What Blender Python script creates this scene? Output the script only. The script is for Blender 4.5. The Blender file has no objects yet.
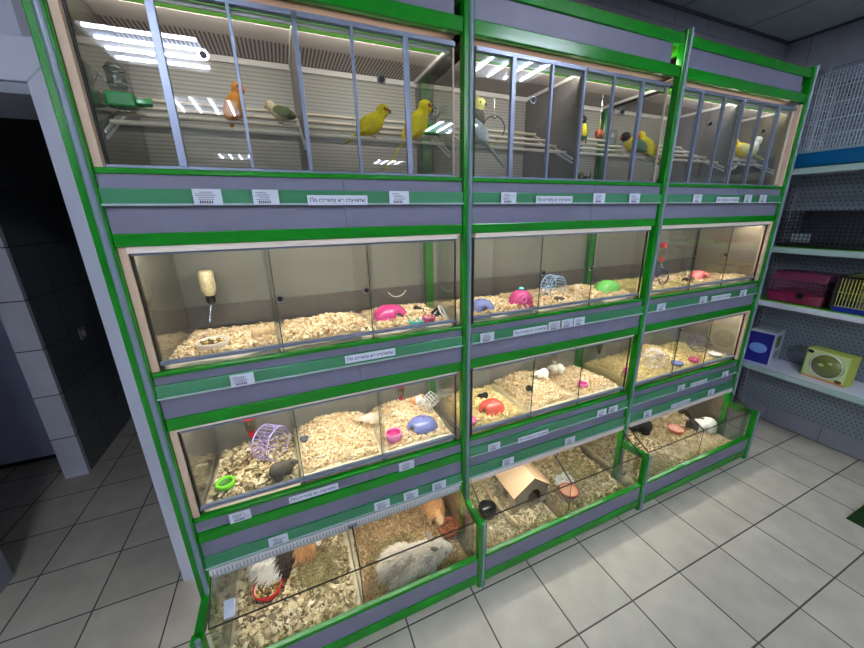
import bpy, math, random
import numpy as np
from mathutils import Vector, Matrix, Euler
R = random.Random(7)
C = bpy.context.scene.collection
PI = math.pi

# ------------------------------------------------------------------ materials
def lin(c):
    return tuple((v/255/12.92) if v/255 <= .04045 else ((v/255+.055)/1.055)**2.4 for v in c) + (1,)
_m = {}
def mat(name, rgb, rough=.5, metal=0, spec=.5, noise=0, nscale=30, bump=0, emit=None, coat=0, alpha=1, sss=0):
    if name in _m: return _m[name]
    m = bpy.data.materials.new(name); m.use_nodes = True; _m[name] = m
    nt = m.node_tree; b = nt.nodes['Principled BSDF']
    b.inputs['Base Color'].default_value = lin(rgb); b.inputs['Roughness'].default_value = rough
    b.inputs['Metallic'].default_value = metal; b.inputs['Specular IOR Level'].default_value = spec
    b.inputs['Coat Weight'].default_value = coat
    b.inputs['Alpha'].default_value = alpha
    if noise or bump:
        tc = nt.nodes.new('ShaderNodeTexCoord'); n = nt.nodes.new('ShaderNodeTexNoise')
        n.inputs['Scale'].default_value = nscale; n.inputs['Detail'].default_value = 4
        nt.links.new(tc.outputs['Object'], n.inputs['Vector'])
        if noise:
            cr = nt.nodes.new('ShaderNodeValToRGB')
            a = [max(0, v*(1-noise)) for v in lin(rgb)[:3]]; c = [min(1, v*(1+noise)) for v in lin(rgb)[:3]]
            cr.color_ramp.elements[0].position = .35; cr.color_ramp.elements[1].position = .65
            cr.color_ramp.elements[0].color = (*a, 1); cr.color_ramp.elements[1].color = (*c, 1)
            nt.links.new(n.outputs['Fac'], cr.inputs['Fac']); nt.links.new(cr.outputs['Color'], b.inputs['Base Color'])
        if bump:
            bp = nt.nodes.new('ShaderNodeBump'); bp.inputs['Strength'].default_value = bump; bp.inputs['Distance'].default_value = .002
            nt.links.new(n.outputs['Fac'], bp.inputs['Height']); nt.links.new(bp.outputs['Normal'], b.inputs['Normal'])
    if emit:
        b.inputs['Emission Color'].default_value = lin(rgb); b.inputs['Emission Strength'].default_value = emit
    return m
def glass(name, tint=(235, 240, 236), f0=.035, k=1.0):
    if name in _m: return _m[name]
    m = bpy.data.materials.new(name); m.use_nodes = True; _m[name] = m
    nt = m.node_tree; nt.nodes.clear(); N = nt.nodes.new; L = nt.links.new
    out = N('ShaderNodeOutputMaterial'); mx = N('ShaderNodeMixShader'); t = N('ShaderNodeBsdfTransparent'); g = N('ShaderNodeBsdfGlossy')
    lw = N('ShaderNodeLayerWeight'); lw.inputs['Blend'].default_value = .5
    p = N('ShaderNodeMath'); p.operation = 'POWER'; p.inputs[1].default_value = 4.5
    q = N('ShaderNodeMath'); q.operation = 'MULTIPLY_ADD'; q.inputs[1].default_value = .9*k; q.inputs[2].default_value = f0
    t.inputs['Color'].default_value = lin(tint); g.inputs['Roughness'].default_value = .0; g.inputs['Color'].default_value = (1, 1, 1, 1)
    L(lw.outputs['Facing'], p.inputs[0]); L(p.outputs[0], q.inputs[0]); L(q.outputs[0], mx.inputs[0])
    L(t.outputs[0], mx.inputs[1]); L(g.outputs[0], mx.inputs[2]); L(mx.outputs[0], out.inputs[0])
    return m
def tile_mat(name, rgb, grout, sx, sy, ox=0, oy=0, axes='XY', mortar=.004, rough=.3, var=.04, offset=0, bump=.3, mott=.06):
    m = bpy.data.materials.new(name); m.use_nodes = True; _m[name] = m
    nt = m.node_tree; b = nt.nodes['Principled BSDF']; N = nt.nodes.new; L = nt.links.new
    tc = N('ShaderNodeTexCoord'); sp = N('ShaderNodeSeparateXYZ'); cb = N('ShaderNodeCombineXYZ'); mp = N('ShaderNodeMapping')
    L(tc.outputs['Object'], sp.inputs[0]); L(sp.outputs[axes[0]], cb.inputs[0]); L(sp.outputs[axes[1]], cb.inputs[1])
    mp.inputs['Location'].default_value = (-ox, -oy, 0); L(cb.outputs[0], mp.inputs[0])
    br = N('ShaderNodeTexBrick'); br.offset = offset; br.offset_frequency = 2; br.squash = 1
    a = lin([v*(1-var) for v in rgb]); c = lin([min(255, v*(1+var)) for v in rgb])
    br.inputs['Color1'].default_value = a; br.inputs['Color2'].default_value = c; br.inputs['Mortar'].default_value = lin(grout)
    br.inputs['Scale'].default_value = 1; br.inputs['Mortar Size'].default_value = mortar; br.inputs['Mortar Smooth'].default_value = .1
    br.inputs['Brick Width'].default_value = sx; br.inputs['Row Height'].default_value = sy
    L(mp.outputs[0], br.inputs['Vector'])
    n = N('ShaderNodeTexNoise'); n.inputs['Scale'].default_value = 9; n.inputs['Detail'].default_value = 6; L(tc.outputs['Object'], n.inputs['Vector'])
    mr = N('ShaderNodeMapRange'); mr.inputs['From Min'].default_value = .3; mr.inputs['From Max'].default_value = .7
    mr.inputs['To Min'].default_value = 1-mott; mr.inputs['To Max'].default_value = 1+mott
    L(n.outputs['Fac'], mr.inputs[0])
    vm = N('ShaderNodeVectorMath'); vm.operation = 'SCALE'; L(br.outputs['Color'], vm.inputs[0]); L(mr.outputs[0], vm.inputs['Scale'])
    L(vm.outputs[0], b.inputs['Base Color']); b.inputs['Roughness'].default_value = rough
    bp = N('ShaderNodeBump'); bp.inputs['Strength'].default_value = bump; bp.inputs['Distance'].default_value = .003; bp.invert = True
    L(br.outputs['Fac'], bp.inputs['Height']); L(bp.outputs[0], b.inputs['Normal'])
    return m
def peg_mat(name, rgb, hole, pitch, r, axes='YZ', slot=1.0):
    m = bpy.data.materials.new(name); m.use_nodes = True; _m[name] = m
    nt = m.node_tree; b = nt.nodes['Principled BSDF']; N = nt.nodes.new; L = nt.links.new
    tc = N('ShaderNodeTexCoord'); sp = N('ShaderNodeSeparateXYZ'); L(tc.outputs['Object'], sp.inputs[0])
    def mth(op, a, bb=None, cc=None):
        x = N('ShaderNodeMath'); x.operation = op
        for i, v in enumerate((a, bb, cc)):
            if v is None: continue
            if isinstance(v, (int, float)): x.inputs[i].default_value = v
            else: L(v, x.inputs[i])
        return x.outputs[0]
    row = mth('FLOOR', mth('DIVIDE', sp.outputs[axes[1]], pitch))
    sh = mth('MULTIPLY', mth('MODULO', row, 2.0), pitch*.5)
    u = mth('SUBTRACT', mth('FRACT', mth('DIVIDE', mth('ADD', sp.outputs[axes[0]], mth('ADD', sh, 10*pitch)), pitch)), .5)
    v = mth('SUBTRACT', mth('FRACT', mth('DIVIDE', sp.outputs[axes[1]], pitch)), .5)
    d = mth('SQRT', mth('ADD', mth('MULTIPLY', u, u), mth('MULTIPLY', mth('MULTIPLY', v, v), slot)))
    h = mth('LESS_THAN', d, r/pitch)
    mx = N('ShaderNodeMix'); mx.data_type = 'RGBA'; mx.inputs['A'].default_value = lin(rgb); mx.inputs['B'].default_value = lin(hole)
    L(h, mx.inputs['Factor']); L(mx.outputs['Result'], b.inputs['Base Color']); b.inputs['Roughness'].default_value = .45
    return m
def chips_mat(name, cols, rough=.8):
    if name in _m: return _m[name]
    m = bpy.data.materials.new(name); m.use_nodes = True; _m[name] = m
    nt = m.node_tree; b = nt.nodes['Principled BSDF']
    g = nt.nodes.new('ShaderNodeNewGeometry'); cr = nt.nodes.new('ShaderNodeValToRGB')
    cr.color_ramp.interpolation = 'CONSTANT'
    while len(cr.color_ramp.elements) < len(cols): cr.color_ramp.elements.new(.5)
    for i, c in enumerate(cols):
        cr.color_ramp.elements[i].position = i/len(cols); cr.color_ramp.elements[i].color = lin(c)
    nt.links.new(g.outputs['Random Per Island'], cr.inputs['Fac']); nt.links.new(cr.outputs['Color'], b.inputs['Base Color'])
    b.inputs['Roughness'].default_value = rough; b.inputs['Specular IOR Level'].default_value = .25
    return m

GREEN = mat('green_enamel', (7, 126, 18), .22, spec=.45)
GREEN2 = mat('green_enamel_bright', (60, 150, 30), .4)
GREY = mat('lavender_grey_panel', (116, 116, 136), .45, noise=.05, nscale=12)
SLOT = mat('grey_green_slot_cover', (118, 138, 148), .25)
STRIP = mat('green_price_channel', (58, 132, 90), .25, spec=.7, coat=.3)
CLEARED = mat('clear_channel_edge', (170, 195, 190), .2)
WOOD = mat('pale_beech_board', (214, 186, 160), .55, noise=.06, nscale=25)
WHITE = mat('white_plastic', (226, 222, 220), .4)
TRIM = mat('cream_white_trim', (236, 222, 212), .4)
BLACK = mat('black_rubber_seal', (14, 14, 14), .5)
ALU = mat('satin_aluminium', (132, 142, 164), .35, metal=.4)
CHROME = mat('chrome', (205, 208, 214), .15, metal=1)
DARKG = mat('dark_grey_metal', (70, 68, 72), .5)
GLASS = glass('clear_glass', (243, 243, 241), .03)
GLASSF = glass('sliding_glass', (242, 245, 243), .030)
BACKP = mat('warm_grey_back_board', (150, 148, 144), .5, noise=.05, nscale=6)
PAPER = mat('white_card', (216, 224, 238), .5)
INK = mat('dark_ink', (52, 56, 84), .7)
CERAM = mat('cream_ceramic', (225, 212, 196), .3)
PINKP = mat('pink_translucent_plastic', (225, 70, 140), .3)
def plast(n, c, rough=.25): return mat(n, c, rough, spec=.6, coat=.3)

# ------------------------------------------------------------------ mesh builder
class MB:
    def __init__(s): s.v = []; s.f = []; s.sm = []; s.mi = []; s.cur = 0
    def add(s, vs, fs, sm=False):
        n = len(s.v); s.v += [tuple(v) for v in vs]; s.f += [tuple(i+n for i in f) for f in fs]
        s.sm += [sm]*len(fs); s.mi += [s.cur]*len(fs); return s
    def bb(s, x0, y0, z0, x1, y1, z1, M=None):
        vs = [Vector((x, y, z)) for z in (z0, z1) for y in (y0, y1) for x in (x0, x1)]
        if M is not None: vs = [M @ v for v in vs]
        return s.add(vs, [(0, 2, 3, 1), (4, 5, 7, 6), (0, 1, 5, 4), (2, 6, 7, 3), (0, 4, 6, 2), (1, 3, 7, 5)])
    def box(s, c, d, rot=(0, 0, 0)):
        M = Matrix.Translation(c) @ Euler(rot).to_matrix().to_4x4()
        return s.bb(-d[0]/2, -d[1]/2, -d[2]/2, d[0]/2, d[1]/2, d[2]/2, M)
    def tube(s, pts, r, n=10, closed=False, caps=True):
        pts = [Vector(p) for p in pts]; k = len(pts); rs = r if isinstance(r, (list, tuple)) else [r]*k
        up = None; rings = []
        for i, p in enumerate(pts):
            if closed: t = pts[(i+1) % k]-pts[i-1]
            else: t = pts[min(i+1, k-1)]-pts[max(i-1, 0)]
            t = t.normalized() if t.length else Vector((0, 0, 1))
            if up is None: up = Vector((0, 0, 1)) if abs(t.z) < .9 else Vector((1, 0, 0))
            a = t.cross(up).normalized(); b = a.cross(t).normalized(); up = b
            rings.append([p+(a*math.cos(2*PI*j/n)+b*math.sin(2*PI*j/n))*rs[i] for j in range(n)])
        vs = [v for rr in rings for v in rr]; fs = []
        for i in range(k if closed else k-1):
            for j in range(n):
                a = i*n+j; b = i*n+(j+1) % n; c = ((i+1) % k)*n+(j+1) % n; d = ((i+1) % k)*n+j
                fs.append((a, d, c, b))
        s.add(vs, fs, True)
        if caps and not closed:
            s.add(rings[0], [tuple(range(n))]); s.add(rings[-1], [tuple(reversed(range(n)))])
        return s
    def cyl(s, p0, p1, r, n=14, r2=None): return s.tube([p0, p1], [r, r if r2 is None else r2], n)
    def ring(s, c, Rr, r, axis=(0, 0, 1), n=24, m=6, a0=0, a1=2*PI):
        ax = Vector(axis).normalized(); u = ax.orthogonal().normalized(); w = ax.cross(u)
        full = abs(a1-a0-2*PI) < 1e-6; k = n if full else n+1
        pts = [Vector(c)+(u*math.cos(a0+(a1-a0)*i/n)+w*math.sin(a0+(a1-a0)*i/n))*Rr for i in range(k)]
        return s.tube(pts, r, m, closed=full)
    def ell(s, c, r, rot=(0, 0, 0), nu=16, nv=10):
        M = Matrix.Translation(c) @ Euler(rot).to_matrix().to_4x4()
        vs = [M @ Vector((0, 0, r[2]))]
        for i in range(1, nv):
            t = PI*i/nv
            for j in range(nu):
                p = 2*PI*j/nu; vs.append(M @ Vector((r[0]*math.sin(t)*math.cos(p), r[1]*math.sin(t)*math.sin(p), r[2]*math.cos(t))))
        vs.append(M @ Vector((0, 0, -r[2]))); L = len(vs)-1; fs = []
        for j in range(nu): fs.append((0, 1+j, 1+(j+1) % nu)); fs.append((L, L-nu+(j+1) % nu, L-nu+j))
        for i in range(nv-2):
            for j in range(nu):
                a = 1+i*nu+j; b = 1+i*nu+(j+1) % nu; fs.append((a, a+nu, b+nu, b))
        return s.add(vs, fs, True)
    def lathe(s, prof, c=(0, 0, 0), n=28, M=None, caps=False):
        vs = []
        for r, z in prof:
            for j in range(n):
                v = Vector((r*math.cos(2*PI*j/n), r*math.sin(2*PI*j/n), z))
                if M is not None: v = M @ v
                vs.append(v+Vector(c))
        fs = [(i*n+j, i*n+(j+1) % n, (i+1)*n+(j+1) % n, (i+1)*n+j) for i in range(len(prof)-1) for j in range(n)]
        if caps: fs += [tuple(reversed(range(n))), tuple(range((len(prof)-1)*n, len(prof)*n))]
        return s.add(vs, fs, True)
    def prism(s, pts, off):
        off = Vector(off); k = len(pts); a = [Vector(p) for p in pts]; b = [p+off for p in a]
        fs = [tuple(range(k)), tuple(reversed(range(k, 2*k)))] + [(i, i+k, (i+1) % k+k, (i+1) % k) for i in range(k)]
        return s.add(a+b, fs)
    def build(s, name, m, parent=None, bevel=0, label=None, loc=None, rot=None, shift=None):
        me = bpy.data.meshes.new(name)
        v = s.v
        if shift is not None: v = [(a-shift[0], b-shift[1], c-shift[2]) for a, b, c in v]
        me.from_pydata([tuple(x) for x in v], [], s.f)
        ms = m if isinstance(m, (list, tuple)) else [m]
        for x in ms: me.materials.append(x)
        me.polygons.foreach_set('use_smooth', s.sm)
        if len(ms) > 1: me.polygons.foreach_set('material_index', s.mi)
        me.update()
        if not any(s.sm) or True:
            import bmesh
            bm = bmesh.new(); bm.from_mesh(me); bmesh.ops.recalc_face_normals(bm, faces=bm.faces); bm.to_mesh(me); bm.free()
        o = bpy.data.objects.new(name, me); C.objects.link(o)
        if parent is not None: o.parent = parent
        if loc is not None: o.location = loc
        if rot is not None: o.rotation_euler = rot
        if bevel:
            bv = o.modifiers.new('bevel', 'BEVEL'); bv.width = bevel; bv.segments = 2; bv.limit_method = 'ANGLE'; bv.angle_limit = .7
        if label: o['label'] = label
        return o
def tag(o, label, cat, group=None, kind=None):
    o['label'] = label; o['category'] = cat
    if group: o['group'] = group
    if kind: o['kind'] = kind
    return o
def thing(name, label, cat, loc=(0, 0, 0), rz=0, group=None, rot=None):
    o = bpy.data.objects.new(name, None); C.objects.link(o); o.empty_display_size = .02
    o.location = loc; o.rotation_euler = rot or (0, 0, rz)
    return tag(o, label, cat, group)
def struct(mb, name, m, **k):
    o = mb.build(name, m, **k); o['kind'] = 'structure'; return o
def organic(ells, voxel=.004, smooth=6):
    mb = MB()
    for e in ells: mb.ell(e[0], e[1], e[2] if len(e) > 2 else (0, 0, 0), 20, 12)
    me = bpy.data.meshes.new('t'); me.from_pydata(mb.v, [], mb.f); o = bpy.data.objects.new('t', me); C.objects.link(o)
    r = o.modifiers.new('r', 'REMESH'); r.mode = 'VOXEL'; r.voxel_size = voxel
    q = o.modifiers.new('s', 'SMOOTH'); q.iterations = smooth; q.factor = .5
    dg = bpy.context.evaluated_depsgraph_get(); n = bpy.data.meshes.new_from_object(o.evaluated_get(dg))
    bpy.data.objects.remove(o); bpy.data.meshes.remove(me)
    n.polygons.foreach_set('use_smooth', [True]*len(n.polygons))
    return n
def body_obj(name, me, mats, fn=None):
    for m in mats: me.materials.append(m)
    if fn:
        idx = [fn(p.center) for p in me.polygons]; me.polygons.foreach_set('material_index', idx)
    o = bpy.data.objects.new(name, me); C.objects.link(o); return o

# ------------------------------------------------------------------ setting
CEIL = 2.63
T = .2986
FLOOR = tile_mat('pale_grey_floor_tiles', (197, 190, 173), (84, 80, 74), T, T, 1.84925-20*T, -.47547-40*T, 'XY', .0032, .26, .03, mott=.10)
struct(MB().bb(-3, -8, -.1, 3.75, 4, 0), 'floor', FLOOR)
CEILM = tile_mat('grey_ceiling_panels', (172, 186, 192), (96, 102, 106), .6, .6, .15, .0, 'XY', .006, .8, .02)
struct(MB().bb(-3, -8, CEIL, 3.75, 4, CEIL+.1), 'ceiling', CEILM)
WALLB = tile_mat('grey_wall_tiles', (150, 152, 164), (105, 106, 116), .283, .283, 1.67-17*.283, .0, 'XZ', .0025, .3, .02)
WALLW = mat('pale_blue_grey_paint', (200, 206, 222), .55, noise=.02, nscale=5)
YW = .455
DX0, DX1, DZ = -.95, -.215, 1.954
w = MB(); w.bb(DX1, YW, 0, 3.75, YW+.3, CEIL)
struct(w, 'wall_back', WALLB)
w = MB(); w.bb(-3, YW, 0, DX0, YW+.3, CEIL); w.bb(DX0, YW, DZ, DX1, YW+.3, CEIL)
struct(w, 'wall_doorway', WALLW)
WALLR = tile_mat('grey_wall_tiles_right', (150, 152, 164), (98, 100, 110), .30, .30, .03-20*.3, .0, 'YZ', .0025, .3, .02)
struct(MB().bb(3.65, -8, 0, 3.75, YW, CEIL), 'wall_right', WALLR)
struct(MB().bb(-3, -8, 0, -2.9, YW, CEIL), 'wall_left', WALLW)
struct(MB().bb(-2.9, -8.1, 0, 3.65, -8, CEIL), 'wall_front', mat('grey_plaster', (120, 122, 130), .7, noise=.03, nscale=3))
struct(MB().bb(.45, YW-.012, CEIL-.014, 3.65, YW, CEIL).bb(3.638, -8, CEIL-.014, 3.65, YW-.012, CEIL), 'trim_1', mat('dark_ceiling_trim', (74, 78, 84), .5))
# door casing (architrave) round the opening
CAS = mat('painted_casing', (204, 210, 228), .4)
c = MB(); yf = .403
c.prism([(DX1, yf, 0), (DX1+.115, yf, 0), (DX1+.115, yf, DZ+.115), (DX1, yf, DZ)], (0, YW-yf, 0))
c.prism([(DX0, yf, DZ), (DX1, yf, DZ), (DX1+.115, yf, DZ+.115), (DX0-.115, yf, DZ+.115)], (0, YW-yf, 0))
c.prism([(DX0, yf, 0), (DX0, yf, DZ), (DX0-.115, yf, DZ+.115), (DX0-.115, yf, 0)], (0, YW-yf, 0))
struct(c, 'trim_2', CAS, bevel=.003)
c = MB(); c.bb(DX0-.02, YW-.05, 0, DX0+.003, YW+.31, DZ); c.bb(DX0, YW-.04, DZ-.03, DX1, YW+.31, DZ+.002)
struct(c, 'trim_3', mat('door_jamb_paint', (150, 156, 170), .5), bevel=.002)
# passage behind the doorway
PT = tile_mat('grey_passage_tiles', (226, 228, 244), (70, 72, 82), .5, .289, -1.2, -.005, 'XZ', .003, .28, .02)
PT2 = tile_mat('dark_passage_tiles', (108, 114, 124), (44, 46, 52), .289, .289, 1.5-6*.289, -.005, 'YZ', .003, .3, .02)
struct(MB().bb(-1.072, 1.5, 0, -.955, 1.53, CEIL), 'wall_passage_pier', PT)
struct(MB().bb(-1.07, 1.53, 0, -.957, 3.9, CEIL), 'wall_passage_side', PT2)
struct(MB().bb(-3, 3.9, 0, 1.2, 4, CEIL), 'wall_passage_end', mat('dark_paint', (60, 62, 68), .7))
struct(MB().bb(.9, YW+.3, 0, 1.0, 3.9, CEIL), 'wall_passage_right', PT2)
struct(MB().bb(-3, YW+.3, 0, -2.9, 3.9, CEIL), 'wall_passage_left', WALLW)
d = MB(); d.bb(-2.3, 1.76, .05, -1.075, 1.80, 2.1)
door = struct(d, 'door_1', mat('blue_grey_door_leaf', (190, 196, 236), .45), bevel=.003)
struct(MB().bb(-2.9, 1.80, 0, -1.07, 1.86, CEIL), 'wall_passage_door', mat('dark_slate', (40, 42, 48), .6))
sw = thing('wall_socket', 'small white socket low on the dark tiled passage wall', 'socket', (-.9565, 1.93, .83))
MB().bb(0, -.04, -.04, .008, .04, .04).build('cover_plate', mat('dull_white_plastic', (150, 152, 158), .4), sw, bevel=.003)
MB().cyl((.008, 0, 0), (.012, 0, 0), .022).build('socket_face', WHITE, sw)

# ------------------------------------------------------------------ ceiling lamps
EM = mat('lamp_tube_glow', (238, 243, 255), .4, emit=36)
LOUV = mat('luminaire_diffuser', (220, 232, 255), .25, emit=.7)
def luminaire(x, y, axis, where, sx=.6, sy=.6):
    o = thing('ceiling_lamp', 'square four tube ceiling lamp ' + where, 'ceiling lamp', (x, y, CEIL), 0, 'four tube ceiling lamps')
    MB().bb(-sx/2, -sy/2, -.03, -sx/2+.015, sy/2, 0).bb(sx/2-.015, -sy/2, -.03, sx/2, sy/2, 0).bb(-sx/2+.015, -sy/2, -.03, sx/2-.015, -sy/2+.015, 0).bb(-sx/2+.015, sy/2-.015, -.03, sx/2-.015, sy/2, 0).build('frame', WHITE, o)
    MB().bb(-sx/2+.015, -sy/2+.015, -.006, sx/2-.015, sy/2-.015, -.001).build('diffuser', LOUV, o)
    for i in range(4):
        t = -.225+.15*i
        if axis == 'x': MB().cyl((-sx/2+.03, t*sy/.6, -.02), (sx/2-.03, t*sy/.6, -.02), .010, 10).build('tube', EM, o)
        else: MB().cyl((t*sx/.6, -sy/2+.03, -.02), (t*sx/.6, sy/2-.03, -.02), .010, 10).build('tube', EM, o)
luminaire(-.2, -1.95, 'x', 'mirrored large in the top left bird cage glass')
luminaire(-.13, -3.2, 'y', 'mirrored behind the orange bird')
luminaire(-.2, -6.4, 'y', 'mirrored low beside the orange bird')
luminaire(2.12, -1.3, 'y', 'mirrored at the top of the middle bird cage')
luminaire(-1.75, -3.6, 'y', 'added unseen at the far left to brighten the shop')  # extra lamp out of view, added to lift the overall room light
luminaire(2.5, -3.2, 'y', 'in the middle row on the right')
luminaire(2.55, -6.3, 'y', 'mirrored under the tall yellow parakeet')

# ------------------------------------------------------------------ the rack
YB = .39
rack = thing('display_rack', 'green three bay pet display rack with grey panels against the tiled wall', 'display rack', (0, 0, 0))
def part(mb, name, m, parent=rack, **k): return mb.build(name, m, parent, **k)
for k in range(4):
    p = part(MB().bb(k-.018, -.010, .0, k+.018, .022, 2.262), 'post', GREEN, bevel=.003)
    part(MB().tube([(k+.006, -.010, .01), (k+.006, -.010, 2.266)], .0078, 12), 'slot_cover', SLOT, p)
    part(MB().bb(k-.018, YB-.03, .0, k+.018, YB, 2.25), 'back_post', GREEN)
    q = part(MB().bb(k-.018, -.165, .0, k+.018, -.135, .345), 'front_post', GREEN, bevel=.003)
    part(MB().tube([(k+.004, -.164, .0), (k+.004, -.164, .35)], .0078, 12), 'slot_cover', SLOT, q)
    part(MB().prism([(k-.012, -.145, .315), (k-.012, -.145, .345), (k-.012, 0, .345), (k-.012, 0, .30)], (.024, 0, 0)), 'brace', GREEN, bevel=.002)
    part(MB().cyl((k, -.15, -.0), (k, -.15, .012), .016), 'foot', CHROME)
    part(MB().bb(k-.014, .022, 2.19, k+.014, YB-.03, 2.23), 'top_bracket', GREEN2)
for k in range(3): part(MB().bb(k+.02, .021, 2.108, k+.98, YB-.03, 2.114), 'soffit_board', mat('pale_brown_soffit', (112, 92, 82), .6))
part(MB().bb(.02, .0, 2.235, 2.98, YB, 2.25), 'top_board', mat('brown_top_board', (96, 74, 60), .6))
part(MB().bb(-.0, YB, .0, 3.0, YB+.012, 2.25), 'back_board', BACKP)
for k in range(3):
    a, b = k+.0185, k+.9815
    G = lambda z0, z1, nm='green_rail', m=GREEN, y0=-.004, y1=.02, x0=a, x1=b, bev=.003: part(MB().bb(x0, y0, z0, x1, y1, z1), nm, m, bevel=bev)
    G(2.098, 2.138, 'header_rail'); G(2.209, 2.247, 'header_rail')
    G(2.137, 2.210, 'header_panel', GREY, .004, .016, a, k+(.955 if k < 1 else .925), 0)
    # tier 1 sill and fascia
    def fascia(levels):
        for nm, z1, z0 in levels:
            if nm == 'g': G(z0, z1)
            elif nm == 's': G(z0, z1, 'sill_rail', GREEN)
            elif nm == 'p':
                half = (k+.585 if nm == 'p' else b)
                f = part(MB().bb(a, .002, z0, half-.0006, .016, z1).bb(half+.0006, .002, z0, b, .016, z1), 'fascia_panel', GREY)
            elif nm == 't':
                c = part(MB().bb(a, -.008, z0, b, .006, z1), 'price_channel', STRIP, bevel=.002)
                part(MB().bb(a, -.013, z0-.001, b, -.008, z0+.004), 'channel_lip', CLEARED, c)
            elif nm == 'w': part(MB().bb(a+.018, .002, z0, b-.018, .014, z1), 'trim_strip', mat('lit_cream_strip', (250, 236, 222), .5))
    fascia([('s', 1.69, 1.676), ('p', 1.676, 1.643), ('t', 1.643, 1.604), ('p', 1.604, 1.5375), ('g', 1.5375, 1.505)])
    fascia([('w', 1.5045, 1.4885)]); fascia([('w', .9755, .9675)]) 
    fascia([('s', 1.162, 1.148), ('p', 1.148, 1.124), ('t', 1.124, 1.084), ('p', 1.084, 1.015), ('g', 1.015, .976)])
    if k == 0:
        fascia([('s', .648, .634), ('p', .634, .592), ('g', .590, .550), ('p', .550, .487), ('t', .487, .445)])
    else:
        fascia([('s', .648, .634), ('p', .634, .602), ('t', .602, .558), ('p', .558, .500), ('t', .500, .447)])
    # bottom tier front
    part(MB().bb(a, -.160, .155, b, -.138, .170), 'base_rail', GREEN, bevel=.003)
    part(MB().bb(a, -.156, .07, b, -.142, .156), 'base_panel', GREY)
    part(MB().bb(a, -.162, .026, b, -.138, .071), 'base_rail', GREEN, bevel=.003)
    # shelves carrying each tier
    for z in (1.655, 1.125, .610, .05):
        part(MB().bb(a, .018 if z > .1 else -.136, z-.012, b, YB-.002, z), 'shelf', mat('grey_shelf_board', (110, 108, 112), .6))
    for z in (1.49, .961):
        part(MB().bb(a, .034, z+.012, b, YB-.002, z+.018), 'tier_lid', mat('tier_underside', (120, 112, 106), .6))
    # back beam of each tier (green, seen through the glass)
    part(MB().bb(a, YB-.012, 1.176, b, YB-.001, 1.258), 'back_beam', mat('grey_back_beam', (108, 104, 106), .5))
    part(MB().bb(a, YB-.012, 2.19, b, YB-.001, 2.235), 'back_beam', GREEN2)
# end panels of pale board
for z0, z1 in ((1.69, 2.09), (1.163, 1.504), (.649, .975)):
    part(MB().bb(.019, .004, z0, .036, .028, z1), 'end_board', WOOD)
    part(MB().bb(.019, .0285, z0, .036, YB-.015, z1), 'end_panel', mat('grey_end_panel', (118, 114, 106), .35, noise=.08, nscale=5))
    part(MB().bb(2.964, .0, z0, 2.981, .028, z1), 'end_board', WOOD)
    part(MB().bb(2.964, .0285, z0, 2.981, YB-.015, z1), 'end_panel', mat('beige_end_board', (158, 144, 128), .5, noise=.12, nscale=4))

# ------------------------------------------------------------------ tank lights (unseen strips; top and bottom tiers added as fill)
LED = mat('unseen_warm_led_strip', (255, 226, 196), .4, emit=5)
BN = ['left', 'middle', 'right']; TN = ['top', 'second', 'third', 'bottom']
def unseen_light_strip(k, tier, z, y, power, tilt):
    o = thing('unseen_light_strip', 'slim unseen warm light strip under the rail over the %s bay, %s tier' % (BN[k], TN[tier]), 'light strip', (k+.5, y, z), 0, 'unseen light strips of the rack')
    MB().bb(-.455, -.006, -.006, .455, .0, .006).build('unseen_strip_housing', WHITE, o)
    MB().bb(-.45, .0, -.005, .45, .001, .005).build('diffuser', WHITE, o)
    L = bpy.data.lights.new('unseen_strip_glow', 'AREA'); L.shape = 'RECTANGLE'; L.size = .90; L.size_y = .010; L.energy = power; L.color = (1, .93, .85)
    lo = bpy.data.objects.new('unseen_strip_glow', L); C.objects.link(lo); lo.parent = o; lo.location = (0, .003, -.001); lo.rotation_euler = (math.radians(tilt), 0, 0)
for k in range(3):
    unseen_light_strip(k, 0, 2.060, .042, .8, 88)  # added strip brightening the cage, hidden behind the top frame
    unseen_light_strip(k, 1, 1.4955, .042, 3.0, 40)
    unseen_light_strip(k, 2, .9660, .042, 3.0, 40)
    unseen_light_strip(k, 3, .431, .012, 2.0, 0)  # added strip brightening the pens, hidden behind the trim
bl = thing('led_bulb', 'small glowing bulb behind the top header at the right end of the middle bay', 'bulb', (1.948, .05, 2.145))
MB().lathe([(.002, .03), (.012, .028), (.012, .018), (.02, .0), (.018, -.016), (.008, -.024), (.001, -.025)], n=16).build('glass_bulb', mat('bulb_glow', (255, 244, 226), .4, emit=12), bl)
MB().cyl((0, 0, .03), (0, 0, .045), .012).build('cap', CHROME, bl)
MB().tube([(0, 0, .045), (0, .002, .06), (.0, .0, .09)], .002, 6).build('wire', BLACK, bl)

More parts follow.
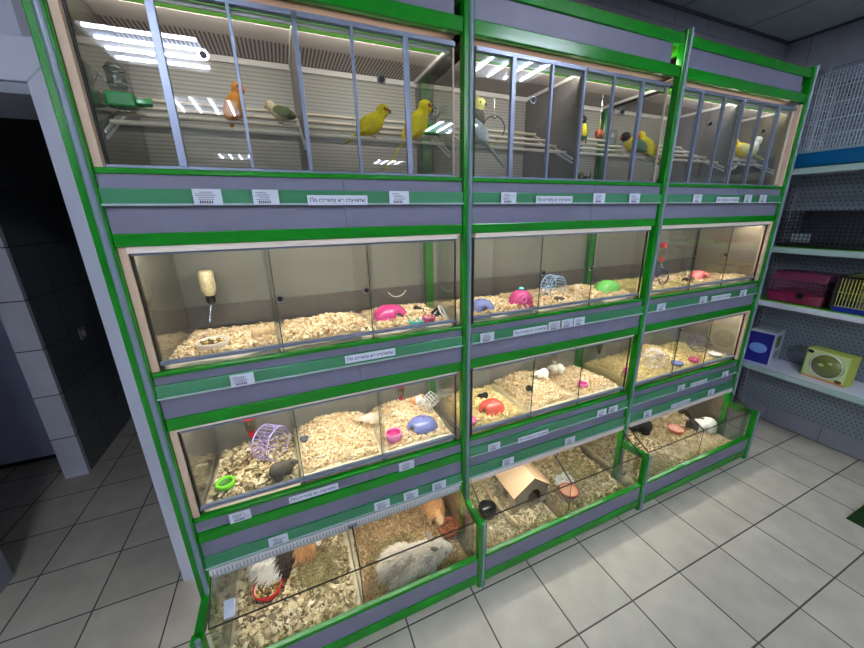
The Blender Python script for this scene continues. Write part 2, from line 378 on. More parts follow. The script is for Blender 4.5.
# ------------------------------------------------------------------ bird cages (top tier)
RIB = None
def rib_mat(name, rgb, dark, pitch, duty, axis):
    m = bpy.data.materials.new(name); m.use_nodes = True; _m[name] = m
    nt = m.node_tree; b = nt.nodes['Principled BSDF']; N = nt.nodes.new; L = nt.links.new
    tc = N('ShaderNodeTexCoord'); sp = N('ShaderNodeSeparateXYZ'); L(tc.outputs['Object'], sp.inputs[0])
    a = N('ShaderNodeMath'); a.operation = 'DIVIDE'; a.inputs[1].default_value = pitch; L(sp.outputs[axis], a.inputs[0])
    f = N('ShaderNodeMath'); f.operation = 'FRACT'; L(a.outputs[0], f.inputs[0])
    g = N('ShaderNodeMath'); g.operation = 'LESS_THAN'; g.inputs[1].default_value = duty; L(f.outputs[0], g.inputs[0])
    mx = N('ShaderNodeMix'); mx.data_type = 'RGBA'; mx.inputs['A'].default_value = lin(rgb); mx.inputs['B'].default_value = lin(dark)
    L(g.outputs[0], mx.inputs['Factor']); L(mx.outputs['Result'], b.inputs['Base Color']); b.inputs['Roughness'].default_value = .45
    return m
RIBW = rib_mat('ribbed_grey_wall', (178, 173, 168), (150, 145, 141), .012, .35, 'Z')
SLATC = rib_mat('slotted_cage_roof', (206, 194, 190), (96, 62, 58), .0115, .42, 'X')
ROOF = mat('pinkish_white_roof', (214, 200, 196), .45)
def knob(parent, x, y, z):
    o = MB().cyl((x, y, z), (x, y-.005, z), .0125, 18).build('lock', CHROME, parent)
    MB().cyl((x, y-.005, z), (x, y-.007, z), .0085, 16).build('lock_core', BLACK, o)
PER = [(.08, 1.803), (.14, 1.835), (.21, 1.868), (.28, 1.905)]
PW = mat('pale_wood_dowel', (222, 205, 186), .5)
for k in range(3):
    x0, x1 = k+.037, k+.963
    cg = thing('bird_cage', 'long glass fronted bird cage, top tier of the %s bay' % BN[k], 'bird cage', (k+.5, .2, 1.69), 0, 'glass bird cages')
    def P(mb, nm, m, parent=cg, **kw): return mb.build(nm, m, parent, shift=((k+.5, .2, 1.69) if parent is cg else None), **kw)
    P(MB().bb(x0, .025, 1.691, x1, YB-.015, 1.696), 'floor_tray', mat('grey_cage_floor', (120, 116, 116), .35))
    P(MB().bb(x0, YB-.018, 1.70, x1, YB-.013, 2.06), 'back_wall', RIBW)
    P(MB().bb(x0, YB-.03, 2.055, x1, YB-.018, 2.072), 'ceiling_rail', WHITE)
    P(MB().bb(x0, .21, 2.074, x1, YB-.03, 2.078), 'slotted_roof', SLATC)
    P(MB().bb(x0, .115, 2.074, x1, .21, 2.078), 'roof', ROOF)
    P(MB().bb(x0, .070, 2.0745, x1, .112, 2.084), 'roof_beam', mat('olive_green_enamel', (70, 132, 34), .5))
    for sx in (x0, x1-.004): P(MB().bb(sx, .03, 1.70, sx+.004, YB-.018, 2.072), 'side_glass', GLASS)
    P(MB().bb(x1-.012, .03, 2.064, x1-.004, YB-.02, 2.074), 'side_rail', WHITE)
    P(MB().bb(k+.4985, .034, 1.70, k+.5015, YB-.02, 2.066), 'partition', mat('grey_partition_sheet', (118, 112, 112), .4, noise=.05, nscale=20))
    P(MB().bb(k+.495, .036, 2.060, k+.505, YB-.03, 2.072), 'partition_rail', WHITE)
    # sliding front
    P(MB().bb(x0, .014, 2.066, x1, .034, 2.078).bb(x0, .014, 1.690, x1, .034, 1.698), 'front_frame', ALU)
    bars = [.196, .352, .502, .647, .800, .806] if k == 0 else [.185, .347, .497, .647, .805]
    if k == 0: bars = [.196, .352, .502, .647, .805]
    wd = [.011, .005, .007, .005, .010]
    if k: wd = [.010, .006, .007, .005, .009]
    for i, bx in enumerate(bars):
        P(MB().bb(k+bx-wd[i], .012, 1.697, k+bx+wd[i]*.6, .026, 2.068), 'frame_bar', ALU, bevel=.001)
    P(MB().bb(k+bars[0], .018, 1.697, k+bars[2], .021, 2.067), 'sliding_pane', GLASSF)
    P(MB().bb(k+bars[2], .022, 1.697, k+bars[4], .025, 2.067), 'sliding_pane', GLASSF)
    P(MB().bb(x0, .026, 1.697, k+bars[0], .029, 2.070), 'fixed_pane', GLASSF)
    P(MB().bb(k+bars[4], .026, 1.697, x1, .029, 2.070), 'fixed_pane', GLASSF)
    P(MB().bb(x0-.001, .022, 1.697, x0+.004, .031, 2.07), 'seal', BLACK)
    P(MB().bb(x1-.003, .022, 1.697, x1, .031, 2.07), 'edge_trim', TRIM)
    P(MB().bb(k+.495, .008, 2.058, k+.507, .014, 2.074), 'lock_plate', CHROME)
    for kx in ((.282, .724) if k == 0 else ((.267, .703) if k == 1 else (.268, .703))):
        o = P(MB().cyl((k+kx, .018, 1.95), (k+kx, .012, 1.95), .0125, 18), 'lock', CHROME)
        P(MB().cyl((k+kx, .012, 1.95), (k+kx, .010, 1.95), .008, 16), 'lock_core', BLACK, o, loc=(-(k+.5), -.2, -1.69))
    # perch ladders
    for h, (xa, xb) in enumerate(((k+.045, k+.496), (k+.504, k+.955))):
        pl = thing('perch_ladder', 'four wooden perches on slanted rails in the %s half of the %s bird cage' % (('left', 'right')[h], BN[k]), 'bird perch', (xa, .08, 1.80), 0, 'perch ladders')
        for sx in (xa, xb-.004):
            for dz in (0, -.014):
                MB().prism([(sx-xa, -.04, -.03+dz), (sx-xa, -.04, -.023+dz), (sx-xa, .22, .112+dz), (sx-xa, .22, .105+dz)], (.004, 0, 0)).build('rail', WHITE, pl)
        for (py, pz) in PER:
            MB().cyl((.004, py-.08, pz-1.80), (xb-xa-.004, py-.08, pz-1.80), .0055, 10).build('dowel', PW, pl)

def feeder(x, y, z, rz, label, hood=True):
    o = thing('bird_feeder', label, 'bird feeder', (x, y, z), rz, 'green bird feeders')
    pts = [(-.03, -.02), (.03, -.02), (.03, .01), (.018, .028), (-.018, .028), (-.03, .01)]
    MB().prism([(a, b, 0) for a, b in pts], (0, 0, .032)).build('cup', plast('green_feeder_plastic', (20, 160, 60)), o, bevel=.004)
    MB().prism([(.03, -.012, .008), (.065, -.008, .012), (.06, .01, .008), (.03, .008, .004)], (0, 0, .014)).build('spout', plast('green_feeder_plastic', (20, 160, 60)), o, bevel=.002)
    MB().lathe([(.018, .032), (.021, .05), (.021, .085), (.014, .096), (.001, .098)], n=18).build('hopper', glass('clear_hopper', (215, 220, 220), .1), o)
    MB().ring((0, 0, .05), .0215, .0016).ring((0, 0, .084), .0215, .0014).tube([(-.021, 0, .05), (-.036, 0, .075), (-.05, 0, .078)], .0016, 6).build('wire_holder', CHROME, o)
feeder(.075, .11, 1.842, 0, 'green feeder with clear hopper at the left end of the perches')
feeder(.932, .15, 1.842, PI, 'green feeder with clear hopper beside the tall yellow parakeet')
feeder(1.915, .24, 1.845, PI, 'green feeder with clear hopper between the two lovebirds on the right')

# ---- birds
EYE = mat('glossy_black_eye', (10, 8, 8), .1, spec=.8)
def feath(n, c): return mat(n, c, .75, noise=.12, nscale=120, bump=.3)
def bird(label, loc, yaw, S, pitch, cols, fn, beak, cat='bird', tail=.05, group='caged birds', look=0, crest=False, tailc=0, wingc=None):
    """head towards +x of its own frame; feet at the origin"""
    ca, sa = math.cos(pitch), math.sin(pitch); h = .034*S
    def q(a, u, y=0): return (ca*a*S-sa*u*S, y*S, h+sa*a*S+ca*u*S)
    hd = (q(.036, .004)[0]+.004*S, 0, q(.036, .006)[2]+.010*S)
    e = [(q(0, 0), (.036*S, .024*S, .026*S), (0, -pitch, 0)), (q(.016, .002), (.024*S, .02*S, .021*S), (0, -pitch, 0)),
         (hd, (.018*S, .0165*S, .017*S)), (q(.027, .004), (.016*S, .014*S, .015*S), (0, -pitch, 0)), (q(-.026, -.002), (.02*S, .012*S, .012*S), (0, -pitch, 0))]
    me = organic(e, .0032*S/1.0, 5)
    o = body_obj('bird', me, cols, (lambda c: fn((c-Vector((0, 0, h)))/S, (c-Vector(hd)).length/S, (c-Vector(hd))/S)) if fn else None)
    o.location = loc; o.rotation_euler = (0, 0, yaw); tag(o, label, cat, group)
    # tail
    t0, t1 = Vector(q(-.036, -.001)), Vector(q(-.036-tail, -.006)); n = Vector(q(0, 1))-Vector(q(0, 0)); n.normalize()
    vs = []
    tb = MB(); wv = Vector((0, 1, 0))
    tb.prism([t0-wv*.007*S, t1-wv*.009*S, t1+(t1-t0)*.12, t1+wv*.009*S, t0+wv*.007*S], n*.003*S)
    tb.build('tail', cols[tailc], o)
    for s in (-1, 1):
        wb = MB(); wb.ell(q(-.008, .003, s*.0205), (.034*S, .005*S, .017*S), (0, -pitch-.06, -s*.08), 14, 8); wb.build('wing', cols[wingc if wingc is not None else tailc], o)
        MB().ell((hd[0]+.006*S, s*.0148*S, hd[2]+.002*S), (.0026*S,)*3, nu=8, nv=6).build('eye', EYE, o)
        lg = MB(); lg.tube([(0.002*S, s*.008*S, h-.016*S), (0.0, s*.008*S, .002)], .0022*S, 6)
        for f in (-.6, 0, .6): lg.tube([(0, s*.008*S, .002), (.009*S, s*.008*S+f*.008*S, .0035), (.012*S, s*.008*S+f*.01*S, -.003)], .0014*S, 5)
        lg.build('leg', mat('bird_leg_pink', (196, 150, 130), .6), o)
    bk = MB(); bk.tube([(hd[0]+.011*S, 0, hd[2]-.001*S), (hd[0]+.019*S, 0, hd[2]-.003*S), (hd[0]+.021*S, 0, hd[2]-.010*S)], [.006*S, .0042*S, .0008*S], 8); bk.build('beak', beak, o)
    if crest:
        cb = MB()
        for i in range(4): cb.tube([(hd[0]-.004*S-.002*i*S, 0, hd[2]+.011*S), (hd[0]-.012*S-.005*i*S, 0, hd[2]+(.03-.004*i)*S)], [.003*S, .0006*S], 6)
        cb.build('crest', cols[0], o)
    return o
BKP = mat('pink_beak', (214, 130, 110), .4); BKG = mat('grey_beak', (90, 84, 88), .4); BKR = mat('red_beak', (200, 40, 36), .35)
Y = feath('yellow_feathers', (246, 214, 20)); ORF = feath('orange_feathers', (222, 140, 44)); CR = feath('cream_feathers', (226, 210, 168))
GF = feath('green_feathers', (60, 110, 40)); BLK = feath('black_feathers', (20, 16, 18)); OF2 = feath('peach_orange_feathers', (240, 120, 60))
WF = feath('white_feathers', (222, 226, 226)); GRF = feath('grey_feathers', (92, 88, 86)); PYF = feath('pale_yellow_feathers', (228, 222, 140)); OLV = feath('olive_feathers', (120, 130, 90)); BLF = feath('pale_blue_feathers', (150, 190, 220))
pz = {i: PER[i][1]+.0055 for i in range(4)}
bird('small orange canary sitting upright on the left perches', (.325, .14, pz[1]), -.35, 1.0, 1.15, [ORF], None, BKP, tail=.03, cat='canary')
bird('cream coloured small bird bending down beside the partition', (.447, .14, pz[1]), 2.7, .85, .2, [CR, OLV], lambda c, d, e: 1 if c.x < -.02 else 0, BKP, tail=.03, cat='finch', tailc=1)
bird('crouched yellow parakeet with red eye band, left one of the yellow pair', (.702, .08, pz[0]-.002), -.4, 1.15, .5, [Y, mat('red_face_band', (190, 40, 20), .6)], lambda c, d, e: 1 if (d < .017 and e.x > .006 and abs(e.z+.0) < .0035) else 0, BKG, tail=.05, cat='parakeet')
bird('stretched yellow parakeet with long tail, right one of the yellow pair', (.850, .08, pz[0]-.002), -.15, 1.35, .85, [Y, mat('red_face_band', (190, 40, 20), .6)], lambda c, d, e: 1 if (d < .017 and e.x > .006 and abs(e.z+.0) < .003) else 0, BKG, tail=.085, cat='parakeet')
bird('grey cockatiel with pale yellow head, rear one beside the green post', (1.150, .21, pz[2]), -.9, 1.25, 1.2, [PYF, GRF], lambda c, d, e: 0 if d < .021 else 1, BKG, tail=.08, crest=True, cat='cockatiel', tailc=1)
bird('pale white cockatiel at the front, half hidden by the green post', (1.078, .08, pz[0]), 2.8, 1.25, .8, [WF, PYF], lambda c, d, e: 1 if d < .02 else 0, BKP, tail=.085, cat='cockatiel')
bird('small yellow and green lovebird with black head right of the middle partition', (1.690, .21, pz[2]), -2.3, 1.1, 1.2, [Y, GF, BLK], lambda c, d, e: 2 if d < .018 else (1 if c.z < -.012 or c.x < -.02 else 0), BKR, tail=.03, cat='lovebird', tailc=1)
bird('green lovebird with black head and yellow collar leaning forward', (1.872, .08, pz[0]), 2.9, 1.2, .35, [Y, GF, BLK], lambda c, d, e: 2 if d < .018 else (0 if c.x > .012 else 1), BKR, tail=.035, cat='lovebird', tailc=1)
bird('yellow lovebird with orange face beside the green post', (1.955, .08, pz[0]), 1.9, 1.2, .8, [Y, OF2, GF], lambda c, d, e: 1 if d < .0185 and e.x > -.004 else 0, BKP, tail=.035, cat='lovebird')
bird('bright yellow budgie seen from behind in the right bird cage', (2.80, .14, pz[1]), 2.5, 1.35, .4, [Y, PYF], None, BKP, tail=.05, cat='budgie', tailc=1)
bird('white and pale blue budgie in the right bird cage', (2.875, .14, pz[1]), -.2, 1.35, .75, [WF, BLF], lambda c, d, e: 1 if c.x < -.008 and c.z > .0 else 0, BKP, tail=.06, cat='budgie', tailc=0)
bird('small yellow bird low on the floor of the right cage, left of the others', (2.62, .14, 1.70), 2.9, .95, .3, [PYF, Y], None, BKP, tail=.03, cat='finch')
# toys
t = thing('bird_swing', 'round dark ring swing with a bell in the middle bird cage', 'bird toy', (1.262, .26, 2.06))
MB().ring((0, 0, -.15), .046, .0025, (.3, 1, 0), 32).build('ring', plast('dark_blue_ring', (60, 66, 90)), t)
MB().tube([(0, 0, 0), (0, 0, -.104)], .0012, 6).build('chain', CHROME, t)
MB().ell((0, 0, -.108), (.009, .009, .009)).build('bell', CHROME, t)
MB().tube([(-.02, 0, -.192), (-.012, .0, -.215), (-.002, 0, -.24)], .006, 6).build('chew_strip', feath('lime_strip', (190, 215, 120)), t)
t = thing('toy_ball', 'orange lattice ball toy hanging in the middle bird cage', 'bird toy', (1.755, .17, 2.06))
MB().ell((0, 0, -.155), (.019, .019, .019), nu=12, nv=8).build('ball', plast('orange_toy_plastic', (240, 96, 40)), t)
hb = MB()
for i in range(10):
    a = i*2.4; zz = 1-2*(i+.5)/10; rr = math.sqrt(1-zz*zz); hb.ell((.0165*rr*math.cos(a), .0165*rr*math.sin(a), -.155+.0165*zz), (.0045,)*3, nu=8, nv=6)
hb.build('hole', mat('dark_hole', (60, 20, 10), .8), t)
MB().tube([(0, 0, -.136), (0, 0, -.10)], .003, 6).build('ribbon', feath('lime_ribbon', (210, 215, 90)), t)
MB().tube([(0, 0, -.10), (0, 0, 0)], .0012, 6).build('chain', CHROME, t)
# food dish and greens on the floor of the cages
for (x, y, lab) in ((1.62, .12, 'pile of dry brown seed heads on the floor of the middle bird cage'), (2.03+.2, .2, 'small scatter of green leaves on the floor of the right bird cage')):
    m = MB()
    for i in range(60):
        a = R.random()*2*PI; d = R.random()*.035
        m.box((x+d*1.4*math.cos(a), y+d*math.sin(a), 1.70+R.random()*.03), (.014, .006, .003), (R.random()*3, R.random()*3, R.random()*3))
    tag(m.build('seed_heads', chips_mat('dry_greens', [(110, 96, 60), (80, 72, 44), (140, 124, 84), (90, 100, 60)])), lab, 'seed', kind='stuff')

# ------------------------------------------------------------------ small animal tanks, tiers 2 and 3
def tank(k, tier, z0, z1):
    x0, x1 = k+.039, k+.961
    o = thing('glass_terrarium', 'long glass terrarium of bedding, %s tier of the %s bay' % (TN[tier], BN[k]), 'terrarium', (k+.5, .2, z0), 0, 'glass terrariums')
    def P(mb, nm, m): return mb.build(nm, m, o, shift=(k+.5, .2, z0))
    ya, yb = .030, YB-.020
    P(MB().bb(x0, ya, z0, x1, yb, z0+.004), 'bottom_pane', mat('white_tank_floor', (200, 190, 176), .5))
    P(MB().bb(x0, yb-.004, z0+.004, x1, yb, z1), 'back_pane', GLASS)
    for sx in (x0, x1-.004): P(MB().bb(sx, ya, z0+.004, sx+.004, yb-.004, z1), 'side_pane', GLASS)
    cuts = [k+.345, k+.655]
    for c in cuts: P(MB().bb(c-.002, ya+.006, z0+.004, c+.002, yb-.004, z1-.008), 'divider', GLASS)
    P(MB().bb(x0, .017, z0+.008, cuts[0]+.01, .020, z1-.003), 'sliding_pane', GLASSF)
    P(MB().bb(cuts[0]-.006, .023, z0+.008, cuts[1]+.006, .026, z1-.003), 'sliding_pane', GLASSF)
    P(MB().bb(cuts[1]-.01, .017, z0+.008, x1, .020, z1-.003), 'sliding_pane', GLASSF)
    for c in (cuts[0]+.0100, cuts[1]-.012): P(MB().bb(c, .0165, z0+.008, c+.0022, .0205, z1-.003), 'pane_edge', mat('dark_glass_edge', (26, 38, 32), .3))
    P(MB().bb(x0-.003, .012, z0+.004, x0+.0005, .030, z1), 'seal', BLACK)
    P(MB().bb(x1-.0005, .012, z0+.004, x1+.003, .020, z1), 'seal', BLACK)
    tz = 1.181 if tier == 1 else .667
    P(MB().bb(x0, .012, tz-.0045, x1, .030, tz+.0045), 'lower_track', ALU)
    P(MB().bb(x0, .012, z1-.006, x1, .030, z1), 'upper_track', ALU)
    for kx in ((.368, .632) if k < 2 else (.338, .615)):
        if tier == 1:
            kk = P(MB().cyl((k+kx, .018, 1.333), (k+kx, .012, 1.333), .0115, 18), 'lock', CHROME)
            MB().cyl((k+kx, .012, 1.333), (k+kx, .0105, 1.333), .008, 16).build('lock_core', BLACK, kk, loc=(0, 0, 0), shift=(k+.5, .2, z0))
    return o
for k in range(3): tank(k, 1, 1.127, 1.488); tank(k, 2, .612, .960)

# bedding
from mathutils import noise as mn
def nz(x, y, s=1.0, seed=0): return mn.noise(Vector((x*s+seed, y*s-seed, seed*.37)))
FINE = [(232, 208, 164), (244, 226, 190), (214, 184, 136), (238, 216, 184), (250, 236, 206), (222, 196, 150), (234, 198, 160), (188, 154, 106)]
COARSE = [(216, 196, 154), (232, 214, 176), (176, 154, 114), (200, 178, 136), (242, 226, 192), (146, 126, 92), (222, 204, 164), (112, 98, 72)]
GREYC = [(190, 176, 144), (168, 154, 122), (206, 192, 158), (140, 128, 100), (222, 206, 170), (118, 108, 86), (180, 160, 120), (150, 140, 112)]
HAY = [(164, 152, 106), (140, 130, 86), (186, 172, 124), (120, 112, 74), (200, 184, 138)]
def bedding(name, label, cat, x0, x1, y0, y1, base, hf, mats, n, size, seed, aspect=.5, zf=None, flat=.75, extra=None):
    rr = np.random.RandomState(seed); m = MB()
    nx, ny = max(8, int((x1-x0)/.012)), max(8, int((y1-y0)/.012)); vs = []
    for j in range(ny+1):
        for i in range(nx+1):
            x = x0+(x1-x0)*i/nx; y = y0+(y1-y0)*j/ny; vs.append((x, y, hf(x, y)-size*.25))
    fs = [(j*(nx+1)+i, j*(nx+1)+i+1, (j+1)*(nx+1)+i+1, (j+1)*(nx+1)+i) for j in range(ny) for i in range(nx)]
    b0 = len(vs); ring = [i for i in range(nx+1)]+[j*(nx+1)+nx for j in range(1, ny+1)]+[ny*(nx+1)+i for i in range(nx-1, -1, -1)]+[j*(nx+1) for j in range(ny-1, 0, -1)]
    for i in ring: vs.append((vs[i][0], vs[i][1], base))
    q = len(ring); fs += [(ring[i], b0+i, b0+(i+1) % q, ring[(i+1) % q]) for i in range(q)]
    m.add(vs, fs, True)
    g = size*.8
    for t in range(n):
        x = rr.uniform(x0+g, x1-g); y = rr.uniform(y0+g, y1-g); L = size*rr.uniform(.5, 1.25); W = L*aspect*rr.uniform(.6, 1.3); th = L*.10
        z = hf(x, y)+rr.uniform(-.15, .55)*size
        Mx = Matrix.Translation((x, y, z)) @ Euler((rr.normal(0, flat), rr.normal(0, flat), rr.uniform(0, 6.3))).to_matrix().to_4x4()
        cu = L*rr.uniform(.05, .22)
        p = [(-L/2, -W/2, 0), (0, -W/2, cu), (L/2, -W/2*.8, 0), (-L/2, W/2*.8, 0), (0, W/2, cu), (L/2, W/2, 0)]
        p = [Mx @ Vector(a) for a in p]+[Mx @ (Vector(a)+Vector((0, 0, th))) for a in p]
        p = [Vector((min(max(a.x, x0+.001), x1-.001), min(max(a.y, y0+.001), y1-.001), a.z)) for a in p]
        m.add(p, [(0, 1, 4, 3), (1, 2, 5, 4), (6, 9, 10, 7), (7, 10, 11, 8), (0, 6, 7, 1), (1, 7, 8, 2), (2, 8, 11, 5), (5, 11, 10, 4), (4, 10, 9, 3), (3, 9, 6, 0)])
    return tag(m.build(name, mats), label, cat, kind='stuff')
FM = chips_mat('fine_pale_shavings', FINE); CM = chips_mat('coarse_wood_chips', COARSE); GM = chips_mat('greyish_wood_chips', GREYC); HM = chips_mat('dry_hay', HAY)
YEL = chips_mat('yellowish_shavings', [(232, 212, 150), (242, 224, 166), (222, 198, 134), (246, 230, 180), (210, 184, 120)])
Y0, Y1 = .0315, YB-.0245
sect = [(.044, .3425), (.3475, .6525), (.6575, .956)]
SN = ['left', 'middle', 'right']
for k in range(3):
    for s, (a, b) in enumerate(sect):
        amp = {(0, 1): .035, (0, 0): .0, (0, 2): .02, (1, 0): .01, (1, 1): .03, (1, 2): .008}.get((k, s), .0)
        def hf(x, y, k=k, s=s, a=a, b=b, amp=amp):
            u = (x-k-a)/(b-a); return 1.179-.018*max(0, (y-.08)/.3)+amp*math.exp(-((u-.55)/.35)**2-((y-.19)/.10)**2)+.009*nz(x, y, 11, 3+s+k)
        bedding('wood_shavings', 'pale shavings in the %s compartment, second tier, %s bay' % (SN[s], BN[k]), 'bedding', k+a, k+b, Y0, Y1, 1.132, hf, FM if k < 2 else (YEL if s == 0 else FM), 2600 if k == 0 else (2000 if k == 1 else 1300), .0165, 11*k+s)
        # third tier
        par = {(0, 0): (.653, .012), (0, 1): (.672, .05), (0, 2): (.672, .045), (1, 0): (.664, .012), (1, 1): (.672, .05), (1, 2): (.668, .012), (2, 0): (.672, .02), (2, 1): (.672, .05), (2, 2): (.664, .0)}[(k, s)]
        def hf3(x, y, k=k, s=s, a=a, b=b, par=par):
            u = (x-k-a)/(b-a); yc = .28 if par[1] > .03 else .2
            return par[0]-.012*max(0, (y-.08)/.3)+par[1]*math.exp(-((u-.5)/.45)**2-((y-yc)/.13)**2)+.008*nz(x, y, 11, 30+s+k)
        co = (k == 0 and s == 0)
        mt = CM if co else (YEL if (k, s) in ((1, 0), (2, 0), (2, 1), (2, 2)) else FM)
        bedding('wood_chips' if co else 'wood_shavings', '%s in the %s compartment, third tier, %s bay' % ('coarse brownish wood chips' if co else 'pale shavings', SN[s], BN[k]), 'bedding', k+a, k+b, Y0, Y1, .617, hf3, mt, 1100 if co else (2300 if k == 0 else 1900 if k == 1 else 1300), .027 if co else .0165, 200+11*k+s)

# ------------------------------------------------------------------ bottom tier tanks
def ztank(k):
    x0, x1 = k+.026, k+.974
    o = thing('glass_pen', 'deep glass pen with sloping glass lid, bottom tier of the %s bay' % BN[k], 'terrarium', (k+.5, .1, .055), 0, 'bottom glass pens')
    def P(mb, nm, m, bevel=0, label=None): return mb.build(nm, m, o, shift=(k+.5, .1, .055), bevel=bevel, label=label)
    P(MB().bb(x0, -.134, .056, x1, YB-.02, .060), 'bottom_pane', mat('white_tank_floor', (200, 190, 176), .5))
    P(MB().bb(x0, -.134, .060, x1, -.130, .340), 'front_pane', GLASSF)
    P(MB().bb(x0, YB-.024, .060, x1, YB-.02, .42), 'back_pane', mat('pen_back_board', (150, 140, 130), .6))
    side = lambda x, t=.003: [(x, -.130, .060), (x, YB-.024, .060), (x, YB-.024, .42), (x, .0, .42), (x, -.130, .340)]
    P(MB().prism(side(x0), (.003, 0, 0)), 'side_pane', GLASS if k else GLASS)
    P(MB().prism(side(x1-.003), (.003, 0, 0)), 'side_pane', GLASS)
    if k == 2: P(MB().bb(x1+.0005, .02, .062, x1+.004, YB-.03, .42), 'end_panel', mat('brown_end_panel', (110, 98, 86), .4))
    P(MB().prism([(k+.4985, -.128, .060), (k+.4985, YB-.026, .060), (k+.4985, YB-.026, .415), (k+.4985, .0, .415), (k+.4985, -.128, .336)], (.003, 0, 0)), 'divider', GLASS)
    # lid of two sloping panes from the trim down to the front edge
    P(MB().prism([(x0, -.134, .3425), (x0, -.0135, .4105), (x0, -.0135, .4145), (x0, -.134, .3465)], (k+.497-x0, 0, 0)), 'lid_pane', GLASSF)
    P(MB().prism([(k+.503, -.134, .3425), (k+.503, -.0135, .4105), (k+.503, -.0135, .4145), (k+.503, -.134, .3465)], (x1-k-.503, 0, 0)), 'lid_pane', GLASSF)
    P(MB().bb(x0, -.1365, .339, x1, -.1335, .3435), 'lid_edge', BLACK)
    P(MB().prism([(k+.4975, -.136, .340), (k+.4975, -.012, .4105), (k+.4975, -.012, .4160), (k+.4975, -.136, .3460)], (.005, 0, 0)), 'lid_seam', BLACK)
    for xx in (x0, x1-.003):
        P(MB().prism([(xx, -.136, .340), (xx, -.012, .4105), (xx, -.012, .4160), (xx, -.136, .3460)], (.003, 0, 0)), 'lid_side_edge', BLACK)
    P(MB().bb(k+.4985, -.1355, .172, k+.5012, -.1335, .339), 'divider_edge', mat('dark_glass_edge', (26, 38, 32), .3))
    if k == 0:
        t = MB(); t.bb(x0, -.0135, .404, x1, -.009, .411).bb(x0, -.0135, .431, x1, -.009, .438)
        i = x0
        while i < x1-.006: t.bb(i, -.0135, .411, i+.0078, -.009, .431); i += .0115
        P(t, 'slotted_trim', mat('white_slotted_plastic', (222, 222, 226), .35))
        P(MB().bb(x0, -.008, .398, x1, -.004, .440), 'trim_back', mat('grey_trim_back', (150, 144, 146), .5))
    else:
        P(MB().bb(x0, -.016, .424, x1, .0, .4435), 'trim', TRIM, .002)
    P(MB().bb(k+.485, -.022, .418, k+.515, -.012, .430).cyl((k+.493, -.022, .424), (k+.493, -.026, .424), .005, 10).cyl((k+.507, -.022, .424), (k+.507, -.026, .424), .005, 10), 'hinge', CHROME)
    for kx in {0: (.085,), 1: (), 2: ()}[k]:  # silvery plate standing in for a bright reflection on the lid
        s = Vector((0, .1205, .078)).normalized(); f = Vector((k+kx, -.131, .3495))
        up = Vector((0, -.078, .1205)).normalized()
        P(MB().prism([f-Vector((.016, 0, 0)), f+Vector((.016, 0, 0)), f+Vector((.016, 0, 0))+s*.05, f-Vector((.016, 0, 0))+s*.05], up*.003), 'lid_glint', mat('silvery_lid_glint', (206, 216, 232), .22, metal=.6), .001)
    return o
for k in range(3): ztank(k)
def hb(k, s):
    def f(x, y): return .100-(.016 if (k, s) == (1, 0) else 0)+.012*nz(x, y, 7, 50+k*2+s)+.006*nz(x, y, 25, 4)+(.012 if y > .2 else 0)
    return f
zs = [(.030, .4965), (.5035, .969)]
labs = {(0, 0): ('wood_chips', 'greyish wood chips under the guinea pig, left half of the bottom left pen', CM, 2700, .026),
        (0, 1): ('wood_pellets', 'tan pellets and hay under the two rabbits, right half of the bottom left pen', chips_mat('tan_pellets', [(190, 158, 116), (210, 180, 136), (168, 136, 98), (222, 196, 152), (148, 118, 82)]), 6000, .0115),
        (1, 0): ('wood_chips', 'greyish wood chips round the little wooden house', chips_mat('pale_grey_chips', GREYC[:3]+COARSE[:3]+COARSE[4:5]), 2500, .022),
        (1, 1): ('wood_chips', 'trodden wood chips and hay right of the wooden house', chips_mat('trodden_chips', [(186, 164, 120), (156, 136, 96), (210, 192, 150), (130, 112, 76), (226, 212, 178), (170, 150, 108)]), 2500, .022),
        (2, 0): ('wood_chips', 'yellowish wood chips round the pink food dish', CM, 2300, .024),
        (2, 1): ('wood_chips', 'yellowish wood chips under the white guinea pig', chips_mat('pale_coarse_chips', COARSE[:5]+FINE[:3]), 1900, .025)}
for (k, s), (nm, lb, mt, n, sz) in labs.items():
    bedding(nm, lb, 'bedding', k+zs[s][0], k+zs[s][1], -.127, YB-.03, .061, hb(k, s), mt, n, sz, 300+k*2+s)
def hay(label, cx, cy, rx, ry, z, n, seed, L=.06, m=None):
    rr = np.random.RandomState(seed); b = MB()
    for i in range(n):
        d = math.sqrt(rr.rand()); a = rr.rand()*2*PI; x = cx+rx*d*math.cos(a); y = cy+ry*d*math.sin(a); t = rr.rand()*PI; l = L*rr.uniform(.5, 1.2)
        zz = z+rr.rand()*.025*(1-d*.6); dz = rr.normal(0, .006); bend = rr.normal(0, .15)
        p = [(x+math.cos(t+bend*u)*l*u, y+math.sin(t+bend*u)*l*u, zz+dz*u+.006*(1-u*u)) for u in (-1, 0, 1)]
        b.tube([Vector(q) for q in p], .0008, 3, caps=False)
    return tag(b.build('hay', m or HM), label, 'hay', kind='stuff')
hay('green brown hay in the left half of the bottom left pen', .36, .13, .09, .11, .118, 420, 1, .035)
hay('hay spread between the pellets and the white rabbit', .68, .03, .12, .10, .112, 380, 2, .034)
hay('hay in the front of the right pen before the pink dish', 2.27, -.03, .14, .07, .108, 450, 3, .033)
hay('damp hay heap in the right half of the middle pen', 1.78, .1, .12, .12, .115, 420, 4, .034)
